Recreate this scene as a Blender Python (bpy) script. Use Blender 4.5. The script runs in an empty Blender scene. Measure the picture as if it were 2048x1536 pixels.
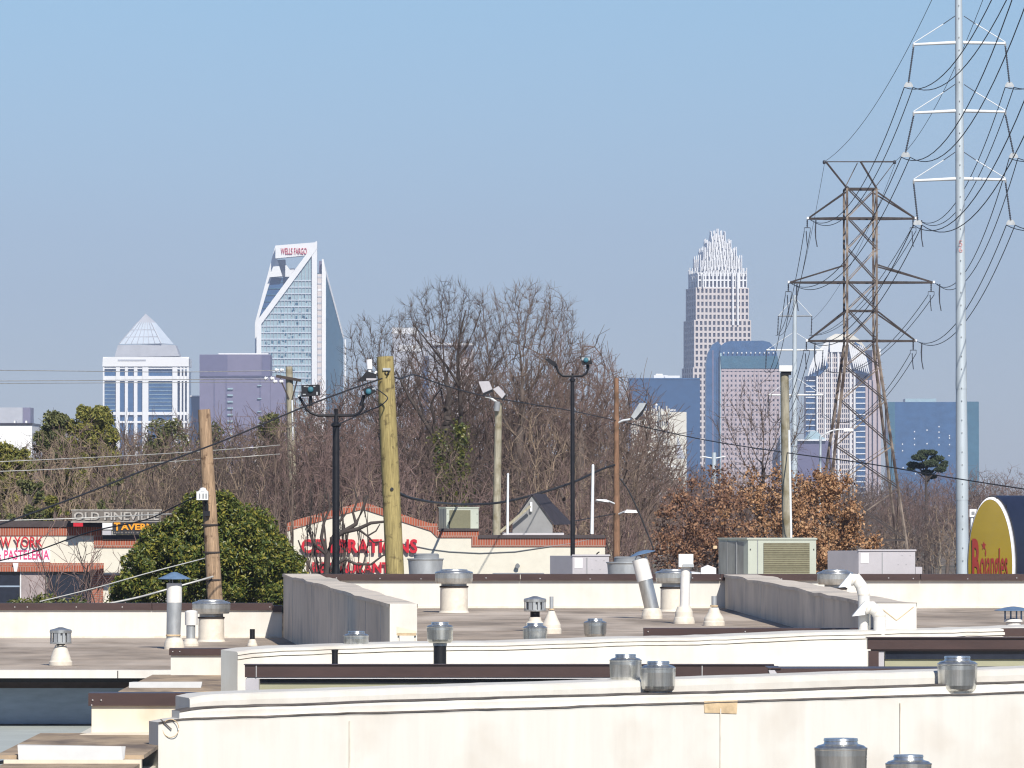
import bpy, math, random
import numpy as np
from mathutils import Vector, Matrix
R = math.radians
F, HZ, CX, H = 12000.0, 1000.0, 1024.0, 8.7     # lens in photo pixels, horizon row, centre column, eye height
scene = bpy.context.scene
COL = scene.collection
def X(px, D): return (px - CX) / F * D
def Z(py, D): return H + (HZ - py) / F * D
def P(px, py, D): return (X(px, D), D, Z(py, D))

# ---------------------------------------------------------------- materials
MATS = {}
def lerpcol(c, f): return tuple(min(1, max(0, v * f)) for v in c) + (1,)
def mat(name, col, rough=.65, metal=0., var=.15, scale=4., stretch=(1, 1, 1), bump=0., spec=.4, col2=None, detail=4, stain=None, stain_scale=1., stain_pos=(.5, .7), stain_stretch=None):
    if name in MATS: return MATS[name]
    m = bpy.data.materials.new(name); m.use_nodes = True
    nt = m.node_tree; b = nt.nodes['Principled BSDF']; L = nt.links.new
    b.inputs['Roughness'].default_value = rough; b.inputs['Metallic'].default_value = metal
    b.inputs['Specular IOR Level'].default_value = spec
    tc = nt.nodes.new('ShaderNodeTexCoord'); mp = nt.nodes.new('ShaderNodeMapping')
    L(tc.outputs['Object'], mp.inputs['Vector']); mp.inputs['Scale'].default_value = stretch
    n = nt.nodes.new('ShaderNodeTexNoise'); L(mp.outputs[0], n.inputs['Vector'])
    n.inputs['Scale'].default_value = scale; n.inputs['Detail'].default_value = detail; n.inputs['Roughness'].default_value = .65
    r = nt.nodes.new('ShaderNodeValToRGB'); L(n.outputs['Fac'], r.inputs[0])
    r.color_ramp.elements[0].position = .3; r.color_ramp.elements[1].position = .7
    r.color_ramp.elements[0].color = lerpcol(col, 1 - var)
    r.color_ramp.elements[1].color = lerpcol(col2, 1) if col2 else lerpcol(col, 1 + var)
    out = r.outputs[0]
    if stain:
        n2 = nt.nodes.new('ShaderNodeTexNoise'); mp2 = nt.nodes.new('ShaderNodeMapping'); mp2.inputs['Scale'].default_value = stain_stretch or (1, 1, 1)
        L(tc.outputs['Object'], mp2.inputs['Vector']); L(mp2.outputs[0], n2.inputs['Vector'])
        n2.inputs['Scale'].default_value = stain_scale; n2.inputs['Detail'].default_value = 5
        r2 = nt.nodes.new('ShaderNodeValToRGB'); L(n2.outputs['Fac'], r2.inputs[0])
        r2.color_ramp.elements[0].position = stain_pos[0]; r2.color_ramp.elements[1].position = stain_pos[1]
        r2.color_ramp.elements[0].color = (0, 0, 0, 1); r2.color_ramp.elements[1].color = (1, 1, 1, 1)
        mx = nt.nodes.new('ShaderNodeMix'); mx.data_type = 'RGBA'
        L(r2.outputs[0], mx.inputs[0]); L(out, mx.inputs[6]); mx.inputs[7].default_value = lerpcol(stain, 1); out = mx.outputs[2]
    L(out, b.inputs['Base Color'])
    if bump:
        bp = nt.nodes.new('ShaderNodeBump'); bp.inputs['Strength'].default_value = bump; bp.inputs['Distance'].default_value = .02
        L(n.outputs['Fac'], bp.inputs['Height']); L(bp.outputs[0], b.inputs['Normal'])
    MATS[name] = m; return m
def leafmat(name, cols, rough=.5, trans=.25, spec=.5):
    """leaf colour differs from leaf to leaf (random per mesh island)"""
    m = bpy.data.materials.new(name); m.use_nodes = True
    nt = m.node_tree; b = nt.nodes['Principled BSDF']; L = nt.links.new
    g = nt.nodes.new('ShaderNodeNewGeometry'); r = nt.nodes.new('ShaderNodeValToRGB')
    L(g.outputs['Random Per Island'], r.inputs[0])
    e = r.color_ramp.elements; e[0].color = cols[0] + (1,); e[1].color = cols[-1] + (1,)
    for i, c in enumerate(cols[1:-1]):
        k = e.new((i + 1) / (len(cols) - 1)); k.color = c + (1,)
    L(r.outputs[0], b.inputs['Base Color']); b.inputs['Roughness'].default_value = rough
    b.inputs['Specular IOR Level'].default_value = spec
    if trans: b.inputs['Subsurface Weight'].default_value = 0
    MATS[name] = m; return m

M = {}
M['membrane'] = mat('membrane', (.69, .662, .60), .6, var=.055, scale=2.6, stretch=(2.2, 1, .14), bump=.15, stain=(.58, .52, .445), stain_scale=1.1, stain_pos=(.5, .86), detail=7)
M['cream'] = mat('cream_membrane', (.72, .63, .50), .6, var=.08, scale=2.2, stretch=(1, 1, .3), bump=.08, stain=(.60, .47, .32), stain_scale=1.6, stain_pos=(.55, .85))
M['seam'] = mat('seam_sealant', (.11, .095, .085), .8, var=.5, scale=3)
M['rustpatch'] = mat('patch', (.60, .45, .27), .6, var=.25, scale=6)
M['coping'] = mat('brown_coping', (.062, .036, .032), .38, metal=0, var=.18, scale=2.5, spec=.5, stretch=(.4, 1, 2))
M['screw'] = mat('zinc_screw', (.55, .52, .5), .4, metal=.6)
M['deck'] = mat('weathered_roof', (.34, .275, .215), .9, var=.42, scale=1.3, stretch=(.6, .3, 1), bump=.25, stain=(.58, .49, .40), stain_scale=.8, stain_pos=(.44, .66), stain_stretch=(.5, .16, 1), detail=8)
M['laptape'] = mat('lap_tape', (.22, .18, .145), .8, var=.4, scale=1.5, stretch=(.5, 1, 1), stain=(.4, .34, .28), stain_scale=.4, stain_pos=(.45, .55))
M['tandeck'] = mat('tan_roof', (.40, .30, .20), .9, var=.3, scale=1.6, stretch=(.9, .5, 1), stain=(.17, .13, .10), stain_scale=1.2, stain_pos=(.46, .66), stain_stretch=(1, .4, 1), bump=.3, detail=8)
M['concrete'] = mat('grey_parapet', (.66, .58, .48), .85, var=.13, scale=1.6, stretch=(1, .35, .25), bump=.15, stain=(.40, .37, .33), stain_scale=.8, stain_pos=(.5, .8))
M['greysheet'] = mat('pale_sheet', (.60, .59, .56), .5, var=.08, scale=2, stain=(.42, .42, .40))
M['darkwall'] = mat('blue_grey_wall', (.30, .37, .46), .5, var=.12, scale=2, stretch=(1, 1, 4))
M['sage'] = mat('sage_roof', (.44, .47, .44), .7, var=.12, scale=1.2, stretch=(.4, 1, 1))
M['olive'] = mat('olive_siding', (.34, .33, .22), .7, var=.1, scale=3, stretch=(.3, 1, 1))
M['blackrubber'] = mat('black', (.012, .012, .014), .45, var=.3)
M['galv'] = mat('galvanised', (.58, .58, .55), .33, metal=.8, var=.28, scale=3, stretch=(3, 3, .6), bump=.05)
M['galvdull'] = mat('galvanised_dull', (.44, .46, .47), .5, metal=.45, var=.2, scale=4, stretch=(1, 1, .4))
M['galvbright'] = mat('galvanised_bright', (.60, .60, .57), .25, metal=.88, var=.35, scale=2.2, stretch=(6, 6, .3), bump=.06)
M['vent_white'] = mat('white_flashing', (.72, .66, .56), .6, var=.1, scale=5, stain=(.5, .42, .32), stain_scale=3, stain_pos=(.55, .8))
M['pipe_white'] = mat('white_pipe', (.74, .72, .68), .5, var=.08, scale=4)
M['bluecap'] = mat('blue_cap', (.16, .25, .38), .45, metal=.2, var=.2, scale=6)
M['teal'] = mat('teal_box', (.05, .17, .22), .5)
M['blackpaint'] = mat('black_paint', (.013, .013, .016), .45, var=.3, scale=5)
M['wood'] = mat('pole_wood', (.37, .25, .155), .9, var=.5, scale=6, stretch=(5, 5, .3), bump=.6, stain=(.12, .07, .04), stain_scale=4.5, stain_pos=(.58, .68))
M['woodgreen'] = mat('pole_wood_green', (.33, .265, .11), .9, var=.42, scale=6, stretch=(5, 5, .3), bump=.6, stain=(.13, .10, .045), stain_scale=4.5, stain_pos=(.57, .68))
M['woodgrey'] = mat('pole_wood_grey', (.34, .31, .23), .85, var=.3, scale=5, stretch=(4, 4, .35), bump=.3, stain=(.2, .17, .1), stain_scale=2)
M['woodbrown'] = mat('pole_wood_brown', (.24, .135, .08), .85, var=.35, scale=5, stretch=(4, 4, .35), bump=.3, stain=(.12, .07, .04), stain_scale=2)
M['white'] = mat('white_paint', (.78, .78, .76), .45, var=.05)
M['offwhite'] = mat('offwhite_plaster', (.70, .66, .55), .75, var=.05, scale=3)
M['steelblue'] = mat('pale_steel', (.50, .56, .60), .5, metal=.2, var=.07, scale=.6, stretch=(1, 1, .3), stain=(.36, .41, .43), stain_scale=.5, stain_pos=(.55, .8))
M['steelwhite'] = mat('white_steel', (.74, .76, .77), .45, var=.05)
M['rust'] = mat('rusty_lattice', (.27, .215, .17), .75, metal=.1, var=.35, scale=1.2, stain=(.075, .052, .042), stain_scale=.7, stain_pos=(.42, .6))
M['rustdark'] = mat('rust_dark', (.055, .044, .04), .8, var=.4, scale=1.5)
M['wire'] = mat('wire_black', (.025, .026, .03), .6, var=.2)
M['wirelight'] = mat('wire_bare', (.55, .54, .50), .45, metal=.4, var=.2)
M['insul'] = mat('insulator', (.05, .055, .07), .4)
M['insulwhite'] = mat('insulator_white', (.80, .80, .80), .3)
M['brick'] = None
M['acgreen'] = mat('ac_sage', (.47, .50, .42), .55, var=.06, scale=2)
M['acshade'] = mat('ac_side_shade', (.30, .30, .27), .6, var=.2, scale=2, stretch=(2, 2, .6))  # darker than the casing: shade of the sunless side put into the colour
M['grille'] = mat('grille', (.17, .155, .10), .8, var=.2, scale=12)
M['lilac'] = mat('lilac_duct', (.46, .44, .46), .55, var=.07, scale=2)
M['greysteel'] = mat('grey_steel', (.25, .26, .27), .6, var=.15, scale=2)
M['shingle'] = mat('dark_shingle', (.045, .04, .05), .85, var=.3, scale=3)
M['greyside'] = mat('grey_siding', (.25, .25, .25), .8, var=.12, scale=1.5)
M['red'] = mat('sign_red', (.55, .02, .035), .4, var=.08)
M['fadedred'] = mat('faded_red', (.62, .30, .29), .5)
M['magenta'] = mat('sign_magenta', (.70, .05, .20), .45, var=.05)
M['orange'] = mat('sign_orange', (.85, .35, .03), .4, var=.05)
M['signblack'] = mat('sign_black', (.03, .03, .035), .5)
M['banner'] = mat('banner_white', (.80, .78, .78), .6, var=.03)
M['vintagelight'] = mat('vintage_letter', (.42, .39, .35), .7, var=.3, scale=5)
M['vintage'] = mat('vintage_board', (.17, .15, .13), .7, var=.25, scale=3)
M['signyellow'] = mat('sign_yellow', (.245, .17, .006), .2, var=.1, scale=.8, spec=.7)
M['signred'] = mat('sign_letter_red', (.22, .02, .015), .4, var=.08)
M['signnavy'] = mat('sign_navy', (.018, .022, .045), .35, var=.15)
M['winglass'] = mat('dark_glass', (.02, .025, .04), .12, var=.2, spec=.6)
M['paleglass'] = mat('pale_glass', (.36, .30, .29), .3, var=.3, scale=2)
M['darkroofedge'] = mat('dark_edge', (.065, .05, .05), .6, var=.2)
M['bark'] = mat('bark', (.125, .098, .083), .9, var=.35, scale=2)
M['barkdark'] = mat('bark_dark', (.07, .056, .05), .9, var=.3, scale=2)
M['barkpale'] = mat('bark_pale', (.27, .22, .17), .9, var=.3, scale=2)
M['twig'] = mat('twig', (.172, .124, .098), .85, var=.4, scale=.5)
M['twigdark'] = mat('twig_dark', (.105, .076, .062), .85, var=.4, scale=.5)
M['twigwarm'] = mat('twig_warm', (.31, .23, .16), .85, var=.3, scale=.5)
M['twigpink'] = mat('twig_pink', (.21, .142, .124), .85, var=.3, scale=.5)
leafmat('magnolia', [(.02, .038, .01), (.07, .10, .018), (.13, .15, .025), (.30, .26, .045), (.04, .065, .014), (.15, .17, .035)], .42, spec=.4)
leafmat('evergreen', [(.05, .065, .025), (.10, .115, .035), (.17, .165, .05), (.07, .085, .03)], .6)
leafmat('evergreenyellow', [(.08, .095, .02), (.17, .175, .035), (.27, .24, .05), (.12, .13, .025)], .6)
leafmat('pineneedle', [(.015, .03, .015), (.04, .065, .03), (.07, .09, .035), (.03, .045, .02)], .6)
leafmat('ivyleaf', [(.03, .05, .01), (.10, .12, .02), (.17, .16, .03), (.05, .07, .015)], .45)
leafmat('oakleaf', [(.14, .065, .03), (.34, .17, .075), (.55, .34, .18), (.24, .11, .05), (.44, .25, .12)], .7)
leafmat('oakleafdark', [(.10, .045, .03), (.22, .11, .06), (.36, .20, .11), (.14, .065, .04)], .7)

def brickmat(name, c1, c2, mortar, bw, bh, ms=.012, offset=.5, rot=False):
    m = bpy.data.materials.new(name); m.use_nodes = True; nt = m.node_tree; b = nt.nodes['Principled BSDF']; L = nt.links.new
    tc = nt.nodes.new('ShaderNodeTexCoord'); sp = nt.nodes.new('ShaderNodeSeparateXYZ'); cb = nt.nodes.new('ShaderNodeCombineXYZ')
    L(tc.outputs['Object'], sp.inputs[0]); L(sp.outputs['X'], cb.inputs[0]); L(sp.outputs['Z'], cb.inputs[1])
    t = nt.nodes.new('ShaderNodeTexBrick'); L(cb.outputs[0], t.inputs['Vector'])
    t.inputs['Color1'].default_value = c1 + (1,); t.inputs['Color2'].default_value = c2 + (1,); t.inputs['Mortar'].default_value = mortar + (1,)
    t.inputs['Scale'].default_value = 1; t.inputs['Mortar Size'].default_value = ms; t.inputs['Brick Width'].default_value = bw; t.inputs['Row Height'].default_value = bh
    t.offset = offset
    L(t.outputs['Color'], b.inputs['Base Color']); b.inputs['Roughness'].default_value = .85
    MATS[name] = m; return m
M['brick'] = brickmat('soldier_brick', (.42, .10, .045), (.31, .07, .036), (.36, .24, .19), .105, .40, .018)
M['brick2'] = brickmat('running_brick', (.38, .10, .05), (.28, .07, .04), (.34, .24, .19), .22, .075, .012)

# ---------------------------------------------------------------- mesh builder
class MB:
    def __init__(s): s.v = []; s.f = []; s.m = []; s.sm = []; s.mats = []
    def mi(s, m):
        m = M[m] if isinstance(m, str) and m in M and M[m] else (MATS[m] if isinstance(m, str) else m)
        if m not in s.mats: s.mats.append(m)
        return s.mats.index(m)
    def add(s, vs, fs, m, smooth=False):
        o = len(s.v); k = s.mi(m); s.v.extend(tuple(map(float, p)) for p in vs)
        for f in fs: s.f.append(tuple(i + o for i in f)); s.m.append(k); s.sm.append(smooth)
        return s
    def box(s, x0, x1, y0, y1, z0, z1, m):
        vs = [(x, y, z) for z in (z0, z1) for y in (y0, y1) for x in (x0, x1)]
        return s.add(vs, [(0, 2, 3, 1), (4, 5, 7, 6), (0, 1, 5, 4), (1, 3, 7, 5), (3, 2, 6, 7), (2, 0, 4, 6)], m)
    def hexa(s, b, t, m):          # bottom 4 corners and top 4 corners, both counter-clockwise
        return s.add(list(b) + list(t), [(3, 2, 1, 0), (4, 5, 6, 7), (0, 1, 5, 4), (1, 2, 6, 5), (2, 3, 7, 6), (3, 0, 4, 7)], m)
    def prism(s, pts, d, m):       # planar polygon pushed along d
        n = len(pts); d = Vector(d); a = [Vector(p) for p in pts]; b = [p + d for p in a]
        return s.add(a + b, [tuple(range(n)), tuple(range(2 * n - 1, n - 1, -1))] + [(i, i + n, (i + 1) % n + n, (i + 1) % n) for i in range(n)], m)
    def poly(s, pts, m): return s.add(pts, [tuple(range(len(pts)))], m)
    def cyl(s, p0, p1, r0, r1, m, n=12, caps=True):
        p0 = Vector(p0); p1 = Vector(p1); d = (p1 - p0).normalized()
        u = d.orthogonal().normalized(); w = d.cross(u)
        A = [p0 + (u * math.cos(2 * math.pi * i / n) + w * math.sin(2 * math.pi * i / n)) * r0 for i in range(n)]
        B = [p1 + (u * math.cos(2 * math.pi * i / n) + w * math.sin(2 * math.pi * i / n)) * r1 for i in range(n)]
        s.add(A + B, [(i, (i + 1) % n, (i + 1) % n + n, i + n) for i in range(n)], m, True)
        if caps:
            if r0 > 1e-6: s.add(A, [tuple(range(n - 1, -1, -1))], m)
            if r1 > 1e-6: s.add(B, [tuple(range(n))], m)
        return s
    def bar(s, p0, p1, w, m, h=None):
        """square-section bar (angle iron, beam)"""
        p0 = Vector(p0); p1 = Vector(p1); d = (p1 - p0).normalized()
        u = d.cross(Vector((0, 0, 1)));
        u = Vector((1, 0, 0)) if u.length < .05 else u.normalized()
        v = u.cross(d).normalized(); a = u * w / 2; b = v * (h or w) / 2
        q = [-a - b, a - b, a + b, -a + b]
        vs = [p0 + k for k in q] + [p1 + k for k in q]
        return s.add(vs, [(3, 2, 1, 0), (4, 5, 6, 7), (0, 1, 5, 4), (1, 2, 6, 5), (2, 3, 7, 6), (3, 0, 4, 7)], m)
    def lathe(s, c, prof, m, n=24, axis=None):
        c = Vector(c); ax = Vector(axis or (0, 0, 1)).normalized(); u = ax.orthogonal().normalized(); w = ax.cross(u)
        def ring(r, z): return [c + ax * z + (u * math.cos(2 * math.pi * i / n) + w * math.sin(2 * math.pi * i / n)) * r for i in range(n)]
        for (r0, z0), (r1, z1) in zip(prof, prof[1:]):
            s.add(ring(max(r0, 1e-5), z0) + ring(max(r1, 1e-5), z1), [(i, (i + 1) % n, (i + 1) % n + n, i + n) for i in range(n)], m, True)
        return s
    def tube(s, pts, r, m, n=6):
        pts = [Vector(p) for p in pts]; N = len(pts); vs = []; fs = []
        rr = r if isinstance(r, (list, tuple)) else [r] * N
        u = None
        for i, p in enumerate(pts):
            d = (pts[min(i + 1, N - 1)] - pts[max(i - 1, 0)]).normalized()
            u = d.orthogonal().normalized() if u is None else (u - d * u.dot(d)).normalized()
            w = d.cross(u)
            vs += [p + (u * math.cos(2 * math.pi * k / n) + w * math.sin(2 * math.pi * k / n)) * rr[i] for k in range(n)]
        for i in range(N - 1):
            fs += [(i * n + k, i * n + (k + 1) % n, (i + 1) * n + (k + 1) % n, (i + 1) * n + k) for k in range(n)]
        s.add(vs, fs, m, True)
        s.add(vs[:n], [tuple(range(n - 1, -1, -1))], m); s.add(vs[-n:], [tuple(range(n))], m)
        return s
    def mesh(s, name, off=(0, 0, 0)):
        me = bpy.data.meshes.new(name)
        me.from_pydata([(x - off[0], y - off[1], z - off[2]) for x, y, z in s.v], [], s.f)
        for m in s.mats: me.materials.append(m)
        me.polygons.foreach_set('material_index', s.m); me.polygons.foreach_set('use_smooth', s.sm)
        me.update(); return me

BASE = {}
def tag(o, label=None, cat=None, group=None, kind=None):
    if label: o['label'] = label
    if cat: o['category'] = cat
    if group: o['group'] = group
    if kind: o['kind'] = kind
    return o
def thing(name, label, cat, base=(0, 0, 0), group=None):
    o = bpy.data.objects.new(name, None); COL.objects.link(o); o.location = base; o.empty_display_size = .3
    BASE[o.name] = Vector(base); return tag(o, label, cat, group)
def part(name, mb, parent, label=None):
    b = BASE[parent.name]
    o = bpy.data.objects.new(name, mb.mesh(name, b)); COL.objects.link(o); o.parent = parent
    BASE[o.name] = b
    if label: o['label'] = label
    return o
def solo(name, mb, label, cat, base=(0, 0, 0), group=None, kind=None):
    o = bpy.data.objects.new(name, mb.mesh(name, base)); COL.objects.link(o); o.location = base
    BASE[o.name] = Vector(base); return tag(o, label, cat, group, kind)
def kids(o): return [c for c in bpy.data.objects if c.parent == o]
def dup(root, loc, rotz=0., sc=1., label=None, group=None):
    ch = KIDS.setdefault(root.name, kids(root))
    r = root.copy(); COL.objects.link(r); r.location = loc; r.rotation_euler = (0, 0, rotz)
    r.scale = (sc, sc, sc) if not isinstance(sc, tuple) else sc
    if label: r['label'] = label
    if group: r['group'] = group
    for c in ch:
        k = c.copy(); COL.objects.link(k); k.parent = r
        for g in KIDS.setdefault(c.name, kids(c)):
            q = g.copy(); COL.objects.link(q); q.parent = k
    return r
KIDS = {}
FONT_CACHE = {}
def text_mb(mb, txt, x0, x1, y, z0, z1, m, depth=.02, bold=.0, ground=None):
    """lettering in the XZ plane facing the viewer (-Y), stretched into the box x0..x1, z0..z1"""
    cu = bpy.data.curves.new('lettering', 'FONT'); cu.body = txt; cu.size = 1; cu.extrude = .02; cu.offset = bold
    cu.resolution_u = 3
    ob = bpy.data.objects.new('lettering', cu); COL.objects.link(ob)
    bpy.context.view_layer.update()
    me = ob.evaluated_get(bpy.context.evaluated_depsgraph_get()).to_mesh()
    vs = np.array([v.co[:] for v in me.vertices]); fs = [tuple(p.vertices) for p in me.polygons]
    lo = vs.min(0); hi = vs.max(0)
    out = []
    for p in vs:
        q = (p - lo) / np.maximum(hi - lo, 1e-6)
        out.append((x0 + q[0] * (x1 - x0), y - q[2] * depth, z0 + q[1] * (z1 - z0)))
    mb.add(out, fs, m)
    bpy.data.objects.remove(ob); bpy.data.curves.remove(cu)
    return mb
HAZE_D, HAZE_COL = 8e-5, (.62, .72, .95)
SUN, SKY, EXPO = 3.6, .0515, .57
AIR, DUST, OZ = 1.0, .3, 3.0
SKY_SAT, SKY_HUE, SKY_TINT = 1.0, .5, (.93, 1.02, 1.32)
SKY_LOW, SKY_MID, SKY_HIGH = (.85, .955, 1.36), (.82, .90, 1.23), (.90, 1.045, 1.27)
# ---------------------------------------------------------------- trees
def np_mesh(name, V, Fc, mats, midx=None, smooth=True):
    me = bpy.data.meshes.new(name); V = np.asarray(V, np.float32); Fc = np.asarray(Fc, np.int32)
    n, k = Fc.shape
    me.vertices.add(len(V)); me.vertices.foreach_set('co', V.ravel())
    me.loops.add(n * k); me.loops.foreach_set('vertex_index', Fc.ravel())
    me.polygons.add(n); me.polygons.foreach_set('loop_start', np.arange(0, n * k, k, dtype=np.int32))
    try: me.polygons.foreach_set('loop_total', np.full(n, k, np.int32))
    except Exception: pass
    for m in mats: me.materials.append(m)
    if midx is not None: me.polygons.foreach_set('material_index', np.asarray(midx, np.int32))
    me.polygons.foreach_set('use_smooth', np.full(n, smooth))
    me.update(calc_edges=True); me.validate(); return me
def tubes_np(branches, sides):
    """branches: list of (pts (n,3), radii (n)) -> verts, quads"""
    groups = {}
    for p, r in branches: groups.setdefault(len(p), []).append((p, r))
    Vs = []; Fs = []; off = 0
    for n, g in groups.items():
        Pn = np.array([a for a, _ in g], float); Rn = np.array([b for _, b in g], float); B = len(g)
        T = np.gradient(Pn, axis=1); T /= np.linalg.norm(T, axis=2, keepdims=True) + 1e-9
        ref = np.where(np.abs(T[:, :, 2:3]) > .9, np.array([1., 0, 0]), np.array([0, 0, 1.]))
        U = np.cross(T, ref); U /= np.linalg.norm(U, axis=2, keepdims=True) + 1e-9; W = np.cross(T, U)
        a = np.arange(sides) / sides * 2 * math.pi
        V = Pn[:, :, None, :] + Rn[:, :, None, None] * (np.cos(a)[None, None, :, None] * U[:, :, None, :] + np.sin(a)[None, None, :, None] * W[:, :, None, :])
        i, j, k = np.meshgrid(np.arange(B), np.arange(n - 1), np.arange(sides), indexing='ij')
        base = (i * n + j) * sides; k2 = (k + 1) % sides
        q = np.stack([base + k, base + k2, base + sides + k2, base + sides + k], -1).reshape(-1, 4)
        Vs.append(V.reshape(-1, 3)); Fs.append(q + off); off += B * n * sides
    return np.concatenate(Vs), np.concatenate(Fs)
def rot_about(v, ax, a):
    c, s = math.cos(a), math.sin(a); d = ax[0] * v[0] + ax[1] * v[1] + ax[2] * v[2]
    cr = (ax[1] * v[2] - ax[2] * v[1], ax[2] * v[0] - ax[0] * v[2], ax[0] * v[1] - ax[1] * v[0])
    return tuple(v[i] * c + cr[i] * s + ax[i] * d * (1 - c) for i in range(3))
def nrm(v):
    l = math.sqrt(v[0] ** 2 + v[1] ** 2 + v[2] ** 2) + 1e-9; return (v[0] / l, v[1] / l, v[2] / l)
def grow_tree(seed, h=14., levels=4, trunk=.22, fork=4, kids_n=(6, 7, 6), ratio=(.62, .5, .45), ang=(28, 38, 42), up=(.06, .10, .09, .07),
              rad=None, wig=.10, minr=.011, lean=(0, 0), spread=1., trunk_r=None, limbs_from=.35, width=None):
    """returns the branches of one leafless tree as [(pts, radii, level)]"""
    rnd = random.Random(seed); out = []
    r0 = trunk_r or h * .017
    def branch(p, d, L, r, lev):
        n = (7, 7, 6, 5, 4, 4)[min(lev, 5)]
        pts = [p]; rr = [r]; rt = max(minr * .6, r * (.62 if lev == 0 else .35)); dd = d; dirs = [d]
        for i in range(1, n):
            w = wig * (1 + .5 * lev)
            dd = nrm((dd[0] + rnd.gauss(0, w), dd[1] + rnd.gauss(0, w), dd[2] + rnd.gauss(0, w * .6) + up[min(lev, len(up) - 1)]))
            p = (p[0] + dd[0] * L / (n - 1), p[1] + dd[1] * L / (n - 1), p[2] + dd[2] * L / (n - 1))
            pts.append(p); rr.append(r + (rt - r) * (i / (n - 1)) ** .8); dirs.append(dd)
        out.append((pts, rr, lev))
        if lev >= levels: return
        nk = fork if lev == 0 else kids_n[min(lev - 1, len(kids_n) - 1)]
        nk = max(2, int(round(nk * rnd.uniform(.75, 1.25))))
        az0 = rnd.uniform(0, 6.28)
        for k in range(nk):
            if lev == 0: t = limbs_from + (1 - limbs_from) * (k / max(1, nk - 1)) ** .7
            else: t = .18 + .82 * (k + rnd.uniform(0, .8)) / nk
            t = min(t, 1.); f = t * (n - 1); i = min(int(f), n - 2); fr = f - i
            q = tuple(pts[i][c] + (pts[i + 1][c] - pts[i][c]) * fr for c in range(3)); rq = rr[i] + (rr[i + 1] - rr[i]) * fr
            d0 = dirs[min(i + 1, n - 1)]
            a = R(ang[min(lev, len(ang) - 1)] * rnd.uniform(.6, 1.35) * spread) * (.55 if (t > .97 and lev == 0) else 1)
            ref = (0, 0, 1) if abs(d0[2]) < .9 else (1, 0, 0)
            ax = nrm((d0[1] * ref[2] - d0[2] * ref[1], d0[2] * ref[0] - d0[0] * ref[2], d0[0] * ref[1] - d0[1] * ref[0]))
            ax = rot_about(ax, d0, az0 + k * 2.4 + rnd.uniform(-.4, .4)); nd = nrm(rot_about(d0, ax, a))
            if lev == 0: LL = h * (1 - trunk) * rnd.uniform(.72, 1.02) * (1.05 - .35 * (1 - t))
            else: LL = L * ratio[min(lev - 1, len(ratio) - 1)] * rnd.uniform(.65, 1.15) * (1.15 - .55 * t)
            branch(q, nd, LL, max(minr * (1.9 if lev == 1 else 1.25 if lev == 2 else 1), rq * (.74 if lev == 0 else .58)), lev + 1)
    branch((0, 0, 0), nrm((lean[0], lean[1], 1)), h * trunk * 1.6, r0, 0)
    # bring the top to height h
    zs = sorted(pts[-1][2] for pts, _, _ in out); s = h / zs[int(len(zs) * .965)]
    k = s
    if width:          # half width of the crown, in metres
        xs = sorted(math.hypot(pts[-1][0], pts[-1][1]) for pts, _, _ in out); k = width / xs[int(len(xs) * .93)]
    return [([(p[0] * k, p[1] * k, p[2] * s) for p in pts], rr, lev) for pts, rr, lev in out]
def bare_tree(name, seed, label, mats=('bark', 'twig'), group=None, base=(0, 0, 0), cat='tree', **kw):
    br = grow_tree(seed, **kw)
    root = thing(name, label, cat, base, group)
    thick = [(np.array(p), np.array(r)) for p, r, l in br if l <= 1]; thin = [(np.array(p), np.array(r)) for p, r, l in br if l > 1]
    for nm, b, sd, m in (('trunk', thick, 7, mats[0]), ('crown', thin, 3, mats[1])):
        V, Fc = tubes_np(b, sd)
        o = bpy.data.objects.new(nm, np_mesh(nm, V, Fc, [M[m]])); COL.objects.link(o); o.parent = root; BASE[o.name] = Vector(base)
    return root, br
def leaf_quads(C, size, rng, aspect=.5, flat=0., fold=True):
    """one small pointed leaf (a folded pair of triangles as one quad) at each of the points C"""
    n = len(C); N = rng.normal(size=(n, 3)); N[:, 2] += flat; N /= np.linalg.norm(N, axis=1, keepdims=True)
    A = rng.normal(size=(n, 3)); U = np.cross(N, A); U /= np.linalg.norm(U, axis=1, keepdims=True) + 1e-9; W = np.cross(N, U)
    s = (size * rng.uniform(.6, 1.3, n))[:, None]
    V = np.stack([C - U * s * .5, C + W * s * aspect * .5 + N * s * .12, C + U * s * .5, C - W * s * aspect * .5 + N * s * .12], 1).reshape(-1, 3)
    return V, np.arange(4 * n).reshape(-1, 4)
def clump_points(rng, n, clumps, inner=.35):
    """points spread near the surface of many overlapping ellipsoid clumps (cx,cy,cz,rx,ry,rz)"""
    clumps = np.array(clumps, float); w = (clumps[:, 3] * clumps[:, 5]) ** 1.; k = rng.choice(len(clumps), n, p=w / w.sum())
    d = rng.normal(size=(n, 3)); d /= np.linalg.norm(d, axis=1, keepdims=True); r = rng.uniform(inner, 1.06, n) ** .5
    return clumps[k, :3] + d * clumps[k, 3:6] * r[:, None]
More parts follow.
